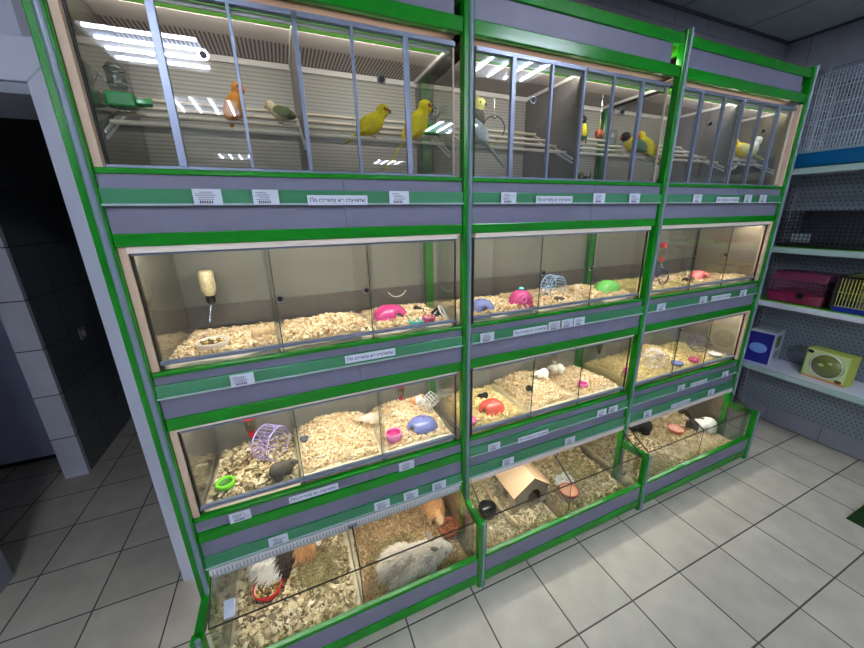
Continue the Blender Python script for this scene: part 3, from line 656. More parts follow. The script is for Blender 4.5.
# ------------------------------------------------------------------ mammals
def fur(n, c, no=.16): return mat(n, c, .85, noise=no, nscale=60, bump=.5)
def critter(name, label, cat, loc, yaw, L, cols, fn=None, ears='round', group=None, H=.46, tail=None, up=0, longhair=0, hairmat=None, earcol=0, Wd=.24):
    """body length L along +x, belly at z=0"""
    e = [((-.20*L, 0, H*L*.52), (.27*L, Wd*L, H*L*.52)), ((.08*L, 0, H*L*.46), (.26*L, Wd*.85*L, H*L*.44)),
         ((.33*L, 0, H*L*(.56+up)), (.155*L, .115*L, .125*L), (0, .15, 0)), ((.44*L, 0, H*L*(.48+up)), (.085*L, .07*L, .075*L)),
         ((.22*L, 0, H*L*(.5+up*.5)), (.15*L, .14*L, .15*L))]
    for s in (-1, 1):
        e += [((-.24*L, s*Wd*.7*L, .12*L), (.15*L, .07*L, .13*L)), ((.16*L, s*.13*L, .035*L), (.07*L, .04*L, .04*L)), ((-.2*L, s*Wd*.75*L, .03*L), (.11*L, .04*L, .035*L))]
    me = organic(e, max(.0022, L*.022), 5)
    o = body_obj(name, me, cols, (lambda c: fn(c/L)) if fn else None); o.location = (loc[0], loc[1], loc[2]+.005); o.rotation_euler = (0, 0, yaw); tag(o, label, cat, group)
    hx, hz = .33*L, H*L*(.56+up)
    for s in (-1, 1):
        MB().ell((hx+.055*L, s*.096*L, hz+.03*L), (.018*L,)*3, nu=8, nv=6).build('eye', EYE, o)
        if ears == 'round': MB().ell((hx-.055*L, s*.095*L, hz+.115*L), (.022*L, .048*L, .05*L), (0, .3, s*.4), 12, 8).build('ear', cols[earcol], o)
        elif ears == 'flop': MB().ell((hx-.07*L, s*.13*L, hz+.04*L), (.045*L, .02*L, .07*L), (s*.5, .2, 0), 12, 8).build('ear', cols[earcol], o)
        else: MB().ell((hx-.10*L, s*.085*L, hz+.14*L), (.038*L, .018*L, .13*L), (-s*.35, -.55, 0), 12, 10).build('ear', cols[earcol], o)
    MB().ell((.52*L, 0, H*L*(.50+up)), (.014*L, .02*L, .014*L), nu=8, nv=6).build('nose', mat('pink_nose', (190, 130, 124), .5), o)
    if tail == 'thin': MB().tube([(-.44*L, 0, .15*L), (-.6*L, .05*L, .06*L), (-.85*L, .0, .04*L)], [.03*L, .02*L, .008*L], 6).build('tail', cols[-1], o)
    if tail == 'puff': MB().ell((-.47*L, 0, H*L*.55), (.09*L, .08*L, .08*L), nu=12, nv=8).build('tail', cols[0], o)
    if longhair:
        rr = np.random.RandomState(int(L*1e4)); groups = {}
        pol = list(me.polygons)
        idx = rr.choice(len(pol), longhair)
        for i in idx:
            p = pol[i]; c = p.center; n = p.normal
            if n.z < -.2 or c.x > .40*L: continue
            d = (n*.45+Vector((-.75, rr.normal(0, .35), -.15+rr.normal(0, .25)))).normalized(); l = L*rr.uniform(.07, .15)*(.5 if c.x > .25*L else 1)
            w = L*.007; mi = p.material_index
            groups.setdefault(mi, MB()).tube([c-n*.002, c+d*l*.5+n*.002, c+d*l+Vector((0, 0, -l*.25))], [w, w*.8, w*.1], 4, caps=False)
        for mi, b in groups.items(): b.build('long_hair', cols[mi], o)
    return o
RW = fur('white_grey_fur', (226, 214, 198), .1); RG = fur('grey_fur', (176, 162, 148), .1); RB = fur('ginger_fur', (196, 144, 96)); DB = fur('dark_brown_fur', (58, 46, 40)); BKF = fur('black_fur', (22, 20, 20), .1); WHF = fur('white_fur', (228, 222, 214), .06); TAN = fur('tan_fur', (206, 172, 132)); GYF = fur('taupe_fur', (84, 76, 66)); OWF = fur('cream_fur', (230, 210, 186))
critter('rabbit', 'long haired white and grey rabbit stretched along the front glass', 'rabbit', (.745, -.055, .104), -.10, .31, [RW, RG], lambda c: 1 if nz(c.x*3, c.y*3+c.z*2, 2.2, 5) > .22 else 0, 'long', 'rabbits', H=.36, tail='puff', longhair=4200, up=.10, Wd=.2, earcol=1)
critter('rabbit', 'ginger and cream rabbit facing the camera behind the terracotta bowl', 'rabbit', (.915, .175, .11), -1.62, .23, [RB, TAN], lambda c: 1 if (c.z < .2 or c.x > .42) else 0, 'long', 'rabbits', H=.5, longhair=1200, earcol=0)
critter('guinea_pig', 'long haired guinea pig, ginger and dark with a white rump, behind the red bowl', 'guinea pig', (.27, .215, .11), .25, .34, [WHF, DB, RB], lambda c: 0 if c.x < -.22 else (1 if c.x < -.02 else 2), 'flop', 'guinea pigs', H=.32, longhair=3200, Wd=.2)
critter('guinea_pig', 'black guinea pig with a white face stripe right of the third green post', 'guinea pig', (2.46, .23, .115), 2.4, .19, [BKF, WHF], lambda c: 1 if (c.x > .34 and abs(c.y) < .05) else 0, 'flop', 'guinea pigs', H=.5, Wd=.27)
critter('guinea_pig', 'white guinea pig with a black head at the right end', 'guinea pig', (2.865, .06, .112), 2.75, .215, [WHF, BKF], lambda c: 1 if (c.x > .2 or (nz(c.x*3, c.y*3, 3, 8) > .38 and c.x < .0)) else 0, 'flop', 'guinea pigs', H=.42, earcol=1)
critter('guinea_pig', 'pale cream guinea pig partly hidden behind the right pen trim', 'guinea pig', (2.80, .28, .115), .1, .18, [OWF, TAN], lambda c: 1 if c.x > .2 else 0, 'flop', 'guinea pigs', H=.42)
critter('degu', 'dark grey degu crouching at the front glass below the lilac wheel', 'degu', (.292, .066, .664), .35, .105, [GYF], None, 'round', H=.6, tail='thin')
critter('hamster', 'white and orange hamster behind the blue dome house', 'hamster', (.885, .265, .70), 2.9, .085, [WHF, fur('orange_fur', (226, 160, 110))], lambda c: 1 if c.x > .12 or nz(c.x, c.y, 3, 2) > .2 else 0, group='hamsters', H=.6)
critter('hamster', 'sandy hamster lying against the first glass joint of the second tier', 'hamster', (.300, .13, 1.172), .3, .085, [TAN, OWF], lambda c: 1 if c.z < .2 else 0, group='hamsters', H=.5)
critter('hamster', 'small sandy hamster at the rim of the cream food dish', 'hamster', (.125, .20, 1.165), -1.2, .06, [TAN, OWF], None, group='hamsters', H=.5)
critter('hamster', 'round black hamster behind the pink dome house', 'hamster', (.872, .17, 1.172), -.9, .062, [BKF], None, group='hamsters', H=.6)
critter('hamster', 'dark hamster beside the pink fish house of the middle bay', 'hamster', (1.49, .15, 1.17), 2.2, .07, [GYF, DB], None, group='hamsters', H=.5)
critter('hamster', 'small dark hamster at the foot of the clear blue wheel', 'hamster', (1.515, .07, 1.175), -.3, .055, [GYF], None, group='hamsters', H=.5)
critter('hamster', 'cream hamster left of the green dome', 'hamster', (1.73, .2, 1.172), 3.0, .07, [OWF, TAN], lambda c: 1 if c.x > .1 else 0, group='hamsters', H=.6)
critter('hamster', 'white hamster, left one of the two in the middle compartment, third tier', 'hamster', (1.575, .22, .715), 3.0, .09, [WHF, OWF], None, group='hamsters', H=.55)
critter('hamster', 'white hamster, right one beside the green back post, third tier', 'hamster', (1.72, .265, .695), 2.6, .095, [WHF, OWF], None, group='hamsters', H=.55)
critter('hamster', 'small black and white hamster low among the middle shavings', 'hamster', (1.445, .14, .705), -.6, .05, [BKF, WHF], lambda c: 1 if c.x > .2 else 0, group='hamsters', H=.6)
critter('hamster', 'dark hamster behind the red dome house', 'hamster', (1.225, .235, .668), 2.9, .06, [BKF], None, group='hamsters', H=.5)
critter('hamster', 'cream hamster with black eyes beside the grey wheel of the right bay', 'hamster', (2.44, .15, .70), -1.2, .06, [OWF, WHF], None, group='hamsters', H=.6)
critter('hamster', 'whitish hamster shape standing in for a faint reflection left of the pink pot', 'hamster', (.63, .2, .71), 2.9, .08, [OWF, WHF], None, group='hamsters', H=.55)  # solid figure in place of a hamster's faint reflection in the glass

# ------------------------------------------------------------------ furnishings of the tanks
def bowl(name, label, loc, r, h, col, inner=None, fill=None, cat='food bowl', group=None, taper=.85, rot=None, thick=.006):
    loc = (loc[0], loc[1], loc[2]+.007)
    o = thing(name, label, cat, loc, 0, group, rot)
    MB().lathe([(r*taper*.6, 0), (r*taper, 0), (r, h), (r-thick*.5, h+.002), (r-thick, h), (r*taper-thick, thick), (.0005, thick)], n=28).build('dish', col, o)
    if inner: MB().lathe([(r-thick-.0006, h-.001), (r*taper-thick-.0008, thick+.0008), (.0005, thick+.0008)], n=28).build('glaze', inner, o)
    MB().ring((0, 0, h), r-thick*.5, thick*.55, n=28).build('rim', col, o)
    if fill:
        b = MB(); rr = np.random.RandomState(int(r*1e5))
        b.lathe([(.0005, h*.72), (r-thick-.002, h*.62)], n=20)
        for i in range(110):
            a = rr.rand()*2*PI; d = math.sqrt(rr.rand())*(r-thick-.005); b.box((d*math.cos(a), d*math.sin(a), h*.72+rr.rand()*.004), (.011, .004, .004), (rr.rand(), rr.rand(), rr.rand()*6))
        f = b.build('feed', fill, o); f['kind'] = 'stuff'
    return o
FEED = chips_mat('mixed_feed', [(214, 178, 110), (120, 84, 50), (232, 208, 150), (70, 56, 40), (180, 130, 70), (96, 110, 60)])
def dome(label, loc, r, h, rz, m, holes=(0,), cat='hamster house', group='plastic dome houses', sx=1.25, knob=None):
    o = thing('hamster_house', label, cat, loc, rz, group)
    b = MB(); n = 40; prof = [(1.0, 0), (.985, .2), (.92, .45), (.8, .66), (.6, .84), (.35, .95), (.0, 1.0)]
    nr = len(prof); vs = []
    for t, (rr_, zz) in enumerate(prof):
        for j in range(n):
            a = 2*PI*j/n; w = 1+.02*math.cos(8*a); vs.append((rr_*r*sx*w*math.cos(a), rr_*r*w*math.sin(a), zz*h))
    fs = []
    for t in range(nr-1):
        for j in range(n):
            am = 2*PI*(j+.5)/n; skip = False
            for hh in holes:
                dd = (am-hh+PI) % (2*PI)-PI
                if t < 3 and abs(dd) < .30-.05*t: skip = True
            if not skip: fs.append((t*n+j, t*n+(j+1) % n, (t+1)*n+(j+1) % n, (t+1)*n+j))
    b.add(vs, fs, True); ob = b.build('shell', m, o); so = ob.modifiers.new('s', 'SOLIDIFY'); so.thickness = .002
    for hh in holes:
        pr = [(r*sx*1.005*math.cos(hh+u)*s_, r*1.005*math.sin(hh+u)*s_, z_) for u, z_, s_ in [(-.3, 0, 1), (-.29, h*.2, .99), (-.24, h*.45, .94), (-.12, h*.62, .86), (0, h*.67, .82), (.12, h*.62, .86), (.24, h*.45, .94), (.29, h*.2, .99), (.3, 0, 1)]]
        MB().tube(pr, .0022, 6).build('doorway_rim', m, o)
    # moulded wave ridges
    for q in (.45, .7):
        pr = []
        for i in range(13):
            a = .5+i*.17; pr.append((q*r*sx*math.cos(a)*1.1, q*r*math.sin(a)*1.1-.0, h*math.sqrt(max(0, 1-(q*1.08)**2))+.002))
        MB().tube(pr, .0016, 5).build('ridge', m, o)
    return o
def wheel(label, loc, r, w, rz, m, stand=None, bars=22, group='hamster wheels', faces=True):
    o = thing('hamster_runner', label, 'hamster wheel', loc, rz, group)
    b = MB()  # axis along local y
    for yy in (-w/2, w/2): b.ring((0, yy, r+.006), r, .0022, (0, 1, 0), 32)
    b.build('rim', m, o)
    b = MB()
    for i in range(bars):
        a = 2*PI*i/bars; b.cyl((r*math.cos(a), -w/2, r+.006+r*math.sin(a)), (r*math.cos(a), w/2, r+.006+r*math.sin(a)), .0013, 5)
    b.build('running_bars', m, o)
    if faces:
        b = MB()
        for i in range(6):
            a = 2*PI*i/6; b.cyl((0, w/2, r+.006), (r*math.cos(a), w/2, r+.006+r*math.sin(a)), .0018, 5)
        b.ring((0, w/2, r+.006), r*.5, .0016, (0, 1, 0), 20).ell((0, w/2, r+.006), (.008, .005, .008)).build('spokes', m, o)
    st = stand or m
    MB().tube([(-r*.75, w/2+.008, 0), (0, w/2+.008, r+.006), (r*.75, w/2+.008, 0)], .0022, 6).build('stand', st, o)
    return o
def bottle(label, loc, m_body, m_cap, m_base, s=1.0, tilt=.45, group='water bottles', spout=CHROME, hang=.0):
    o = thing('water_bottle', label, 'water bottle', loc, 0, group)
    MB().lathe([(.0005, .10*s), (.016*s, .099*s), (.0205*s, .092*s), (.0205*s, .04*s), (.014*s, .026*s), (.010*s, .018*s)], n=20).build('bottle', m_body, o)
    MB().lathe([(.0005, .118*s), (.013*s, .117*s), (.017*s, .10*s), (.0215*s, .094*s), (.0215*s, .088*s)], n=20).build('cap', m_cap, o) if m_cap else None
    MB().lathe([(.012*s, .024*s), (.013*s, .006*s), (.008*s, -.004*s), (.0005, -.006*s)], n=16).build('nozzle', m_base, o)
    MB().cyl((0, 0, 0), (-.012*s, -.02*s, -.055*s), .0038*s, 10).build('spout', spout, o)
    MB().bb(-.006, .0, .05*s, .006, .045, .056*s).build('hook', CHROME, o)
    return o
RED = plast('red_plastic', (196, 28, 44)); LIL = plast('lilac_plastic', (172, 152, 208)); BLU = plast('periwinkle_plastic', (116, 124, 182)); PNK = plast('magenta_plastic', (196, 58, 122)); LIME = plast('lime_plastic', (120, 222, 40)); GRN = plast('apple_green_plastic', (104, 178, 84)); NAVY = plast('navy_plastic', (34, 48, 100)); CORAL = plast('coral_red_plastic', (220, 88, 76)); LPK = plast('candy_pink_plastic', (238, 130, 190)); CYA = plast('turquoise_plastic', (80, 205, 200)); TERR = mat('terracotta', (186, 100, 66), .7, noise=.1, nscale=30); BLKP = plast('black_plastic', (20, 20, 22)); CLBL = plast('clear_blue_plastic', (150, 180, 214)); GWH = plast('off_white_plastic', (214, 206, 204)); SAL = plast('salmon_plastic', (228, 110, 110))
CLR = glass('clear_bottle', (226, 222, 206), .09)
SEEDB = mat('seed_filled_plastic', (190, 176, 140), .35, noise=.25, nscale=160)
# tier 2
bottle('upright seed filled bottle with black neck hanging in the left compartment', (.137, .30, 1.285), SEEDB, None, BLKP, 1.15, hang=.1)
bowl('food_dish', 'wide cream ceramic dish at the front of the left compartment', (.155, .105, 1.168), .048, .026, CERAM, fill=FEED, group='food bowls')
dome('magenta dome house with a doorway, second tier, left bay', (.742, .15, 1.170), .060, .070, .15, PNK, (-1.35,), sx=1.3)
bowl('food_dish', 'magenta dish on its side below the black mug', (.87, .062, 1.172), .026, .016, PNK, group='food bowls')
bowl('food_dish', 'turquoise shallow dish left of the magenta dish', (.815, .055, 1.170), .028, .014, CYA, group='food bowls')
mug = thing('hide_mug', 'black mug lying tilted with a white rim, right end of the left bay', 'mug', (.918, .10, 1.185), 0, None, (0, 1.0, -.5))
MB().lathe([(.0005, -.03), (.024, -.03), (.027, .03), (.0245, .03), (.022, -.026), (.0005, -.026)], n=22).build('cup', BLKP, mug)
MB().ring((0, 0, .03), .026, .004, (0, 0, 1), 22).build('rim', WHITE, mug)
hk = thing('wire_hanger', 'curved white wire hanging on the back glass behind the dome house', 'wire', (.83, .33, 1.27))
MB().tube([(.045*math.cos(a), 0, .045*math.sin(a)) for a in [PI*(1.15+.06*i) for i in range(13)]], .002, 6).build('wire', WHITE, hk)
dome('periwinkle igloo house with dark dots, second tier, middle bay', (1.125, .10, 1.170), .05, .060, .0, BLU, (-1.7,), sx=1.25)
fh = dome('pink fish shaped house with turquoise knob, second tier, middle bay', (1.325, .10, 1.172), .052, .080, .1, PNK, (), sx=1.1)
MB().ring((-.022, -.046, .045), .011, .003, (-.3, -1, .3)).build('port_rim', LPK, fh)
MB().ell((0, 0, .083), (.014, .012, .008)).build('knob', CYA, fh)
wheel('clear blue hamster wheel, second tier, middle bay', (1.53, .13, 1.174), .056, .055, .2, CLBL)
dome('apple green dome house, second tier, middle bay', (1.885, .13, 1.176), .058, .064, .0, GRN, (2.6,), sx=1.25)
wheel('navy hamster wheel behind the green post, second tier, right bay', (2.20, .10, 1.176), .054, .04, -.95, NAVY)
bottle('red capped water bottle, second tier, right bay', (2.515, .30, 1.275), CLR, RED, RED, .95)
dome('salmon pink dome house, second tier, right bay', (2.62, .13, 1.174), .052, .058, .0, SAL, (-1.9,), sx=1.25)
lg = thing('wooden_tunnel', 'short brown bark tunnel left of the salmon dome', 'tunnel', (2.46, .09, 1.195), .2)
MB().tube([(-.035, 0, 0), (.035, 0, 0)], .02, 14).build('bark', mat('bark', (112, 84, 56), .9, noise=.3, nscale=60, bump=.6), lg)
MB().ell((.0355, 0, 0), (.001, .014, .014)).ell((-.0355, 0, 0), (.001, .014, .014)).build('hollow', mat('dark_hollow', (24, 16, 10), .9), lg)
# tier 3
bottle('small red water bottle at the back of the left compartment, third tier', (.174, .325, .702), CLR, RED, RED, .95)
wheel('lilac hamster wheel standing in the coarse chips', (.253, .20, .664), .064, .065, .95, LIL, bars=26)
bowl('food_dish', 'lime green ring dish at the left end of the third tier', (.105, .085, .668), .031, .018, LIME, inner=mat('deep_green_inside', (64, 120, 40), .5), group='food bowls', thick=.010)
for i, (a, b) in enumerate((((.12, .13, .672), (.21, .22, .69)), ((.11, .145, .674), (.20, .235, .692)))):
    tag(MB().tube([a, ((a[0]+b[0])/2, (a[1]+b[1])/2+.004, (a[2]+b[2])/2+.004), b], .0032, 7).build('twig', mat('twig_bark', (128, 92, 62), .9, noise=.2)), ('front' if i == 0 else 'rear')+' one of the two thin brown twigs left of the lilac wheel', 'twig', 'twigs')
bowl('food_dish', 'small grey dish at the edge of the middle mound', (.372, .22, .686), .017, .010, mat('slate_plastic', (92, 96, 110), .4), group='food bowls')
pot = bowl('food_pot', 'candy pink square pot in the right compartment, left bay', (.712, .085, .672), .033, .036, LPK, inner=PNK, group='food bowls')
bottle('red based water bottle at the back of the right compartment, left bay', (.822, .33, .712), CLR, RED, RED, .8)
dome('periwinkle flat dome house in front of the orange hamster', (.848, .115, .680), .054, .050, -.25, BLU, (-2.4,), sx=1.25)
ws = thing('wire_tube', 'grey wire mesh tube hanging at the right end of the left bay, third tier', 'wire tube', (.925, .22, .735), 0, None, (0, 1.1, .3))
b = MB()
for i in range(6): b.ring((0, 0, -.035+.014*i), .032, .0016, (0, 0, 1), 18, 5)
for i in range(9): b.cyl((.032*math.cos(i*.698), .032*math.sin(i*.698), -.036), (.032*math.cos(i*.698), .032*math.sin(i*.698), .036), .0014, 5)
b.build('mesh', GWH, ws)
dome('coral red dome house with round port, third tier, middle bay', (1.205, .12, .668), .052, .058, -.2, CORAL, (-2.5,), sx=1.25)
bowl('food_dish', 'magenta pink dish at the left end of the middle bay, third tier', (1.062, .06, .672), .026, .016, LPK, group='food bowls')
bottle('small clear water bottle in the right compartment, middle bay, third tier', (1.76, .33, .722), CLR, None, GWH, .85)
bowl('food_dish', 'candy pink dish in the right compartment of the middle bay, third tier', (1.755, .10, .678), .028, .018, LPK, inner=PNK, group='food bowls')
bowl('food_dish', 'candy pink dish beyond the third green post', (2.095, .10, .688), .028, .018, LPK, inner=PNK, group='food bowls')
wheel('pale lilac running wheel leaning behind the third green post', (2.29, .09, .690), .054, .04, -.85, mat('pale_lilac_plastic', (206, 196, 212), .3))
bottle('small water bottle right of the third green post, third tier', (2.12, .33, .722), CLR, None, BLKP, .8)
bowl('food_dish', 'periwinkle blue oval dish beside the second joint of the right bay', (2.46, .06, .684), .034, .010, BLU, group='food bowls')
wheel('dark blue hamster wheel on white legs, third tier, right bay', (2.82, .16, .672), .058, .045, -.7, NAVY, stand=WHITE)
bottle('clear water bottle with brown holder over the dark blue wheel', (2.90, .33, .80), CLR, None, mat('brown_plastic', (120, 84, 50), .4), .9)
bowl('food_dish', 'magenta dish at the right end of the third tier', (2.62, .0+.06, .672), .030, .016, PNK, group='food bowls')
bowl('food_dish', 'white oval plate at the right end of the third tier', (2.85, .07, .670), .036, .008, WHITE, group='food bowls')
# bottom tier
bowl('food_bowl', 'red plastic bowl with a white inside full of feed', (.160, .100, .116), .056, .030, RED, inner=WHITE, fill=FEED, group='food bowls')
bowl('food_bowl', 'terracotta bowl of feed between the two rabbits', (.945, .055, .108), .047, .038, TERR, fill=chips_mat('brown_feed', [(150, 92, 60), (120, 70, 44), (178, 120, 80)]), group='food bowls')
bowl('food_bowl', 'round black water bowl left of the wooden house', (1.172, .078, .098), .046, .040, BLKP, inner=BLKP, group='food bowls', taper=.92)
bowl('food_bowl', 'shallow terracotta dish with a red rim right of the wooden house', (1.63, -.005, .116), .052, .022, mat('red_clay', (176, 70, 54), .5), inner=mat('tan_clay', (196, 140, 108), .6), group='food bowls')
bowl('food_bowl', 'pale pink enamel dish in the left half of the right pen', (2.715, .13, .110) if False else (2.69, .115, .122), .05, .018, SAL, inner=mat('pale_pink_enamel', (226, 176, 160), .4), fill=None, group='food bowls')
tag(MB().tube([(1.245, .22, .128), (1.235, .12, .124), (1.25, .0, .122), (1.262, -.055, .120)], [.007, .0075, .007, .006], 8).build('stick', mat('peeled_stick', (196, 166, 126), .8, noise=.12)), 'peeled bent stick lying left of the wooden house', 'stick')
tis = MB(); rr = np.random.RandomState(5); nn = 12
vs = [(1.62+.11*i/nn+.004*rr.randn(), .03+.09*j/nn+.004*rr.randn(), .126+.007*rr.randn()) for j in range(nn+1) for i in range(nn+1)]
tis.add(vs, [(j*(nn+1)+i, j*(nn+1)+i+1, (j+1)*(nn+1)+i+1, (j+1)*(nn+1)+i) for j in range(nn) for i in range(nn) if (i-6)**2+(j-6)**2 < 38+6*rr.randn()])
ti = tis.build('torn_paper', mat('torn_white_paper', (214, 216, 216), .9)); tag(ti, 'torn white paper lying on the chips behind the red rimmed dish', 'paper')
so = ti.modifiers.new('s', 'SOLIDIFY'); so.thickness = .0012
rk = thing('hay_rack', 'small wire hay rack at the back of the middle pen', 'hay rack', (1.70, .29, .30))
b = MB()
for i in range(9): b.tube([(-.06+.015*i, .04, .05), (-.06+.015*i, -.02, -.02), (-.06+.015*i, .03, -.07)], .0014, 5)
b.tube([(-.062, .04, .05), (.062, .04, .05)], .002, 6).tube([(-.062, -.02, -.02), (.062, -.02, -.02)], .002, 6)
b.build('wires', CHROME, rk)
# the little wooden house
hs = thing('wooden_house', 'small wooden pet house with pitched slatted roof and arched doorways', 'pet house', (1.418, .118, .100), -.03)
PLY = mat('grey_plywood', (190, 176, 156), .7, noise=.05, nscale=30)
W2, D2, HW, HR = .10, .085, .094, .168
def arch_wall(p0, ux, width, hl, hr_, gable, arch_c, arch_w, arch_h, nrm, th=.006):
    """wall polygon with an arch hole built as quad columns"""
    cols_ = []; n = 40; b = MB(); p0 = Vector(p0); ux = Vector(ux); nrm = Vector(nrm)
    for i in range(n):
        u0, u1 = width*i/n, width*(i+1)/n
        def top(u): return hl+(gable-hl)*(1-abs(u/width-.5)*2) if gable else hl
        def bot(u):
            d = (u-arch_c)/(arch_w/2)
            if abs(d) >= 1: return 0
            return arch_h-arch_w/2+math.sqrt(1-d*d)*arch_w/2
        um = (u0+u1)/2; inside = abs(um-arch_c) < arch_w/2
        b0, b1 = (bot(u0), bot(u1)) if inside else (0, 0)
        if inside and b0 == 0: b0 = b1*.8
        if inside and b1 == 0: b1 = b0*.8
        b.prism([p0+ux*u0+Vector((0, 0, b0)), p0+ux*u1+Vector((0, 0, b1)), p0+ux*u1+Vector((0, 0, top(u1))), p0+ux*u0+Vector((0, 0, top(u0)))], nrm*th)
    return b
arch_wall((-W2, -D2, 0), (1, 0, 0), 2*W2, HW, 0, HR, .115, .078, .092, (0, 1, 0)).build('front_wall', PLY, hs)
arch_wall((-W2, D2, 0), (0, -1, 0), 2*D2, HW, 0, 0, .075, .060, .078, (1, 0, 0)).build('side_wall', PLY, hs)
MB().bb(W2-.006, -D2+.006, 0, W2, D2-.006, HW).build('side_wall', PLY, hs)
MB().prism([(-W2+.006, D2-.006, 0), (W2, D2-.006, 0), (W2, D2-.006, HW), (0, D2-.006, HR), (-W2+.006, D2-.006, HW)], (0, .006, 0)).build('back_wall', PLY, hs)
RFM = rib_mat('slatted_pine_roof', (232, 196, 158), (196, 152, 112), .014, .16, 'Y')
for s in (-1, 1):
    e0 = Vector((s*(W2+.018), -D2-.012, HW-.012)); rd = Vector((0, -D2-.012, HR+.003)); nn_ = Vector((s*.5, 0, .85))
    MB().prism([e0, rd, rd+Vector((0, 0, .007)), e0+Vector((s*.003, 0, .007))], (0, 2*D2+.024, 0)).build('roof_panel', RFM, hs)

# ------------------------------------------------------------------ price tags and notices
TD = [
 (0, 1.6235, [.237, .373, .752], 'top rail'), (1, 1.6235, [1.162, 1.600, 1.805], 'top rail'), (2, 1.6235, [2.232, 2.648, 2.787], 'top rail'),
 (0, 1.104, [.233], 'second rail'), (1, 1.104, [1.087, 1.422, 1.494, 1.563], 'second rail'), (2, 1.104, [2.108, 2.448, 2.821], 'second rail'),
 (0, .614, [.147, .733], 'third panel'), (1, .580, [1.138, 1.787, 1.867], 'third rail'), (2, .580, [2.414, 2.842], 'third rail'),
 (0, .472, [.245, .622, .743, .869], 'lowest rail'), (1, .474, [1.217, 1.587], 'lowest rail'), (2, .478, [2.153, 2.734], 'lowest rail')]
ORD = ['first', 'second', 'third', 'fourth']
def digits(o, w, h):
    b = MB(); rr = np.random.RandomState(int(o.location.x*1000))
    z = h*.30
    for i in range(5):
        x = -w*.42+w*.84*rr.rand()*.2; L = w*(.35+.35*rr.rand()); b.bb(x, -.0016, z-.0006, x+L, -.0012, z+.0006); z -= h*.11
    for i in range(6): b.bb(-w*.3+i*.0052, -.0016, -h*.40, -w*.3+i*.0052+.0032, -.0012, -h*.22)
    b.build('print', INK, o)
for k, z, xs, nm in TD:
    for i, x in enumerate(xs):
        w, h = (.063, .038) if z < 1.5 else (.064, .039)
        y = -.0150 if nm != 'third panel' else -.0070
        o = MB().bb(-w/2, -.001, -h/2, w/2, .0, h/2).build('price_tag', PAPER, loc=(x, y, z))
        lab = ('only white price tag on the %s, %s bay' % (nm, BN[k])) if len(xs) == 1 else '%s white price tag from the left on the %s, %s bay' % (ORD[i], nm, BN[k])
        tag(o, lab, 'price tag', 'white price tags'); digits(o, w, h)
NT = [(0, .565, 1.616, .172, 'top rail'), (1, 1.371, 1.618, .176, 'top rail'), (2, 2.474, 1.618, .187, 'top rail'), (0, .624, 1.111, .174, 'second rail'), (1, 1.297, 1.101, .174, 'second rail'), (2, 2.607, 1.102, .175, 'second rail'),
      (0, .383, .617, .168, 'third panel'), (1, 1.353, .571, .173, 'third rail'), (2, 2.58, .575, .156, 'third rail'), (2, 2.442, .470, .173, 'lowest rail')]
for k, x, z, w, nm in NT:
    y = -.0150 if nm != 'third panel' else -.0070
    o = MB().bb(-w/2, -.001, -.0135, w/2, .0, .0135).build('notice_strip', PAPER, loc=(x, y, z))
    tag(o, 'white printed notice strip on the %s, %s bay' % (nm, BN[k]), 'notice', 'printed notice strips')
    cu = bpy.data.curves.new('notice_text', 'FONT'); cu.body = 'По стеклу не стучать!'; cu.size = .019; cu.align_x = 'CENTER'; cu.align_y = 'CENTER'; cu.offset = .00035
    tmp = bpy.data.objects.new('tmp', cu); C.objects.link(tmp)
    me = bpy.data.meshes.new_from_object(tmp.evaluated_get(bpy.context.evaluated_depsgraph_get())); bpy.data.objects.remove(tmp)
    xs_ = [v.co.x for v in me.vertices]; s = (w*.92)/(max(xs_)-min(xs_)) if xs_ else 1; s = min(s, 1.15)
    me.transform(Matrix.Rotation(PI/2, 4, 'X') @ Matrix.Scale(s, 4)); me.materials.clear(); me.materials.append(INK)
    t = bpy.data.objects.new('notice_text', me); C.objects.link(t); t.parent = o; t.location = (0, -.0014, 0)

# ------------------------------------------------------------------ wall shelving on the right
gx = 3.60
gd = thing('shelving_unit', 'grey perforated wall shelving with green topped shelves on the right wall', 'shelving', (gx, -.4, 0))
def S(mb, nm, m, **k): return mb.build(nm, m, gd, shift=(gx, -.4, 0), **k)
PEG = peg_mat('perforated_grey_panel', (134, 146, 156), (50, 58, 66), .025, .0048, 'YZ', 1.6)
UPR = mat('grey_upright', (138, 146, 156), .4)
for y in (.19, -.81):
    S(MB().bb(gx-.02, y-.015, .0, gx+.02, y+.015, 2.4), 'upright', UPR, bevel=.002)
    b = MB()
    z = .2
    while z < 2.35: b.bb(gx-.0212, y-.003, z, gx-.0195, y+.003, z+.018); z += .035
    S(b, 'slots', mat('slot_black', (20, 22, 26), .8))
z = .14
for i in range(6): S(MB().bb(gx, -.794, z+.375*i, gx+.01, .174, z+.375*i+.372), 'perforated_panel', PEG)
SHW = mat('white_shelf_enamel', (206, 212, 222), .35); SHG = mat('lime_shelf_liner', (92, 200, 20), .4)
for z, g in ((.525, 0), (.982, 1), (1.335, 1), (1.800, 1)):
    sh = S(MB().bb(3.312, -.81, z-.026, gx-.002, .185, z), 'shelf', SHW, bevel=.002)
    if g: MB().bb(3.318, -.808, z, gx-.002, .183, z+.0025).build('liner', SHG, sh, shift=(gx, -.4, 0))
    MB().bb(3.300, -.81, z-.032, 3.311, .185, z+.002).build('price_rail', CLEARED if z != .982 else SHW, sh, shift=(gx, -.4, 0))
    for y in (.172, -.80): MB().prism([(3.34, y, z-.026), (gx-.02, y, z-.026), (gx-.02, y, z-.10)], (0, .004, 0)).build('bracket', UPR, sh, shift=(gx, -.4, 0))
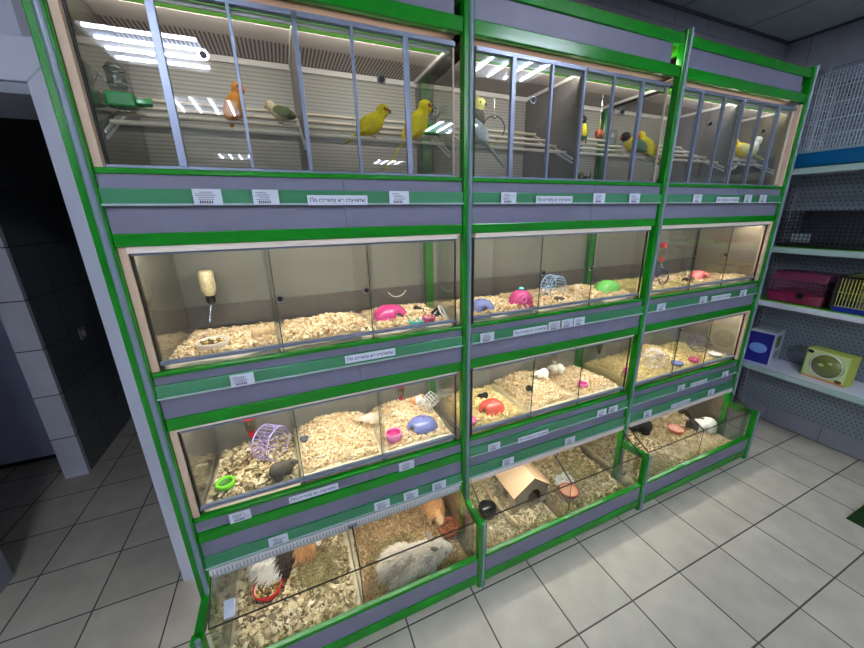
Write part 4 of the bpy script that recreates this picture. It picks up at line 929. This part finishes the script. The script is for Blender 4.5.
# goods on the shelves
def box_goods(name, label, loc, d, rz, side, front, cat='box', rot=None):
    o = thing(name, label, cat, loc, rz)
    MB().bb(-d[0]/2, -d[1]/2, 0, d[0]/2, d[1]/2, d[2]).build('carton', side, o, bevel=.002)
    return o
nb = box_goods('product_box', 'navy and white boxed pet product at the left of the white shelf', (3.465, .085, .526), (.19, .145, .225), .12, mat('pale_carton', (200, 208, 216), .35), None)
MB().bb(-.0965, -.0715, .003, -.095, .0715, .222).build('front_print', mat('navy_print', (26, 30, 120), .3), nb)
MB().ell((-.097, .0, .11), (.0012, .05, .036)).build('pictured_bowl', mat('light_blue_print', (120, 160, 220), .3), nb)
MB().bb(-.05, -.0745, .12, .03, -.0728, .20).build('side_print', mat('green_photo_print', (80, 130, 80), .4), nb)
MB().ell((-.0, -.0735, .06), (.05, .0012, .03)).build('side_picture', mat('grey_blue_print', (130, 150, 176), .4), nb)
disc = thing('clear_saucer', 'clear round plastic saucer standing between the two boxes', 'saucer', (3.55, -.08, .60), 0, None, (0, PI/2-.2, 0))
MB().lathe([(.0005, 0), (.05, .002), (.068, .008), (.072, .014), (.069, .015), (.06, .009), (.0005, .005)], n=32).build('saucer', glass('clear_saucer_plastic', (205, 212, 220), .12), disc)
gb = thing('product_box', 'yellow green box with a round window showing a dish', 'box', (3.43, -.265, .526), -.12)
YG = mat('yellow_green_print', (176, 186, 70), .35, noise=.05)
b = MB(); b.bb(-.025, -.105, 0, .06, .105, .19); b.build('carton', YG, gb, bevel=.002)
MB().bb(-.0262, -.100, .012, -.025, .100, .186).build('front_print', mat('pale_green_print', (196, 214, 150), .35), gb)
MB().lathe([(.0005, .0), (.074, .0), (.074, .003), (.0005, .003)], M=Matrix.Rotation(-PI/2, 4, 'Y') @ Matrix.Scale(1.12, 4, (0, 1, 0)), c=(-.0262, -.005, .098), n=36).build('window', plast('olive_window', (110, 120, 50), .12), gb)
MB().ring((-.029, -.005, .098), .076, .003, (1, 0, 0), 36).build('window_rim', WHITE, gb)
MB().ell((-.0275, .085, .168), (.0015, .016, .011)).build('logo', BLKP, gb)
MB().bb(-.0275, -.100, .0, -.0262, .100, .012).build('orange_band', mat('orange_print', (214, 150, 90), .4), gb)
MB().ell((-.0278, -.075, .022), (.0015, .018, .011)).build('picture', mat('brown_print', (110, 70, 44), .5), gb)
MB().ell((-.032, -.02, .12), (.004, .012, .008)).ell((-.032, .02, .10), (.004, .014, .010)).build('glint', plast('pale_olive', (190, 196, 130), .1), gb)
# maroon carrier
mc = thing('pet_carrier', 'maroon wire topped plastic carrier on the green shelf', 'pet carrier', (3.46, -.045, .985), 0)
MAR = plast('maroon_plastic', (128, 30, 66)); MARL = mat('maroon_mesh', (104, 40, 66), .4)
MB().prism([(-.12, -.13, .0), (.12, -.13, .0), (.13, -.14, .07), (-.13, -.14, .07)], (0, .27, 0)).build('tray', MAR, mc, bevel=.012)
b = MB()
for i in range(24):
    y = -.135+.27*i/23; b.tube([(-.125, y, .07), (-.12, y*.97, .15), (-.09, y*.95, .19), (.09, y*.95, .19), (.12, y*.97, .15), (.125, y, .07)], .0017, 5)
for (x, z) in ((-.124, .095), (-.121, .12), (-.12, .15), (-.09, .19), (0, .19), (.09, .19)): b.tube([(x, -.135, z), (x, .135, z)], .0017, 5)
b.build('wire_top', MARL, mc)
MB().prism([(-.118, -.13, .15), (-.088, -.128, .196), (.088, -.128, .196), (.118, -.13, .15)], (0, .258, 0)).build('roof', MARL, mc, bevel=.004)
MB().tube([(-.134, -.10, .075), (-.134, .13, .075)], .004, 6).build('rim', MAR, mc)
MB().bb(-.140, -.05, .045, -.130, -.02, .078).build('latch', BLKP, mc)
def cage(name, label, loc, d, base, base_h, wire, wr=.0016, n=(10, 12, 8), slope=0):
    o = thing(name, label, 'cage', loc, 0)
    X, Yy, Z = d
    MB().prism([(-X/2, -Yy/2, 0), (X/2, -Yy/2, 0), (X/2+.005, -Yy/2, base_h), (-X/2-.005, -Yy/2, base_h)], (0, Yy, 0)).build('base_tray', base, o, bevel=.008)
    b = MB()
    for i in range(n[1]+1):
        y = -Yy/2+Yy*i/n[1]
        b.tube([(-X/2, y, base_h), (-X/2, y, Z), (X/2, y, Z), (X/2, y, base_h)], wr, 4)
    for i in range(n[0]+1):
        x = -X/2+X*i/n[0]
        for y in (-Yy/2, Yy/2): b.tube([(x, y, base_h), (x, y, Z)], wr, 4)
    for i in range(n[2]+1):
        z = base_h+(Z-base_h)*i/n[2]
        b.tube([(-X/2, -Yy/2, z), (X/2, -Yy/2, z), (X/2, Yy/2, z), (-X/2, Yy/2, z)], wr, 4, closed=True)
    b.build('wire_bars', wire, o)
    return o
yc = cage('small_cage', 'black framed cage with yellow bars and a blue base beside the maroon carrier', (3.45, -.335, .985), (.24, .22, .20), plast('blue_plastic', (24, 36, 140)), .035, mat('yellow_wire', (206, 200, 96), .4), .0018, (8, 16, 2))
b = MB()
for y in (-.112, .112): b.tube([(-.124, y, .03), (-.124, y, .205), (.124, y, .205), (.124, y, .03)], .006, 6)
b.tube([(-.124, -.112, .205), (-.124, .112, .205)], .007, 6).tube([(-.124, .112, .205), (-.124, .112, .03)], .012, 6).build('frame', BLKP, yc)
MB().bb(-.118, .085, .035, .118, .108, .198).build('side_panel', BLKP, yc)
bc = cage('folding_crate', 'black wire crate with a white card inside on the upper green shelf', (3.46, -.16, 1.340), (.26, .54, .215), BLKP, .02, mat('black_wire', (24, 26, 30), .4), .0022, (8, 26, 9))
MB().bb(-.11, .12, .03, -.108, .21, .085).build('card', mat('grey_card', (160, 170, 180), .5), bc)
MB().bb(.118, -.26, .02, .122, .26, .21).build('back_sheet', mat('dark_mesh_back', (34, 38, 44), .6), bc)
tag(MB().lathe([(.0005, 0), (.028, .0), (.033, .035), (.030, .035), (.025, .004), (.0005, .004)], c=(3.40, -.42, 1.342), n=20).build('food_cup', RED), 'red cup at the right edge on the upper green shelf', 'cup')
tag(MB().lathe([(.0005, 0), (.03, .0), (.032, .012), (.0005, .014)], c=(3.40, -.41, 1.4), n=20).build('tub_lid', WHITE), 'white lid above the red cup at the right edge', 'lid') if False else None
tc = cage('bird_cage', 'tall white wire bird cage with a blue base tray on the top shelf', (3.47, -.16, 1.806), (.30, .56, .49), plast('teal_blue_plastic', (8, 84, 130)), .085, mat('grey_wire', (190, 204, 214), .35), .0016, (10, 40, 5))
MB().bb(-.156, -.284, .080, .156, .284, .092).build('tray_rim', mat('clear_tray_rim', (150, 170, 184), .2), tc)
MB().ring((-.152, -.06, .34), .055, .0025, (1, 0, .25), 28).build('door_ring', WHITE, tc)
gm = MB(); rr = np.random.RandomState(3)
gmo = thing('grass_mat', 'square of artificial grass lying on the floor at the right edge', 'grass mat', (3.08, -.75, 0))
MB().bb(-.15, -.10, 0, .25, .10, .006).build('backing', mat('dark_green_backing', (26, 60, 24), .9), gmo)
for i in range(2600):
    x = rr.uniform(-.148, .248); y = rr.uniform(-.098, .098); dx, dy = rr.normal(0, .004, 2)
    gm.add([(x-.0012, y, .005), (x+.0012, y, .005), (x+dx, y+dy, .022+.008*rr.rand())], [(0, 1, 2)])
g_ = gm.build('grass_blades', chips_mat('plastic_grass', [(44, 110, 36), (60, 130, 44), (36, 92, 30)]), gmo); g_['kind'] = 'stuff'

# ------------------------------------------------------------------ world, fill, camera
wd = bpy.data.worlds.new('w'); bpy.context.scene.world = wd; wd.use_nodes = True
wd.node_tree.nodes['Background'].inputs[0].default_value = (.5, .6, .8, 1); wd.node_tree.nodes['Background'].inputs[1].default_value = .05
cam = bpy.data.cameras.new('camera'); co = bpy.data.objects.new('camera', cam); C.objects.link(co)
Rm = Matrix(((0.9162651, 0.13065836, -0.3786643), (-0.40025861, 0.26122197, -0.87838268), (-0.01585261, 0.95639504, 0.29164571)))
co.matrix_world = Matrix.Translation((.4044, -1.12066, 1.57071)) @ Rm.to_4x4()
cam.sensor_fit = 'HORIZONTAL'; cam.sensor_width = 36; cam.lens = 345.852/864*36
cam.shift_x = -(439.0056-432)/864; cam.shift_y = (320.0523-324)/864
cam.clip_start = .02
sc = bpy.context.scene; sc.camera = co
sc.view_settings.view_transform = 'Standard'; sc.view_settings.look = 'None'; sc.view_settings.gamma = 1; sc.view_settings.use_curve_mapping = False
sc.view_settings.exposure = 1.2
sc.cycles.max_bounces = 8; sc.cycles.diffuse_bounces = 4; sc.cycles.glossy_bounces = 4; sc.cycles.transparent_max_bounces = 32
sc.cycles.use_denoising = True; sc.cycles.sample_clamp_indirect = 6; sc.cycles.caustics_reflective = False
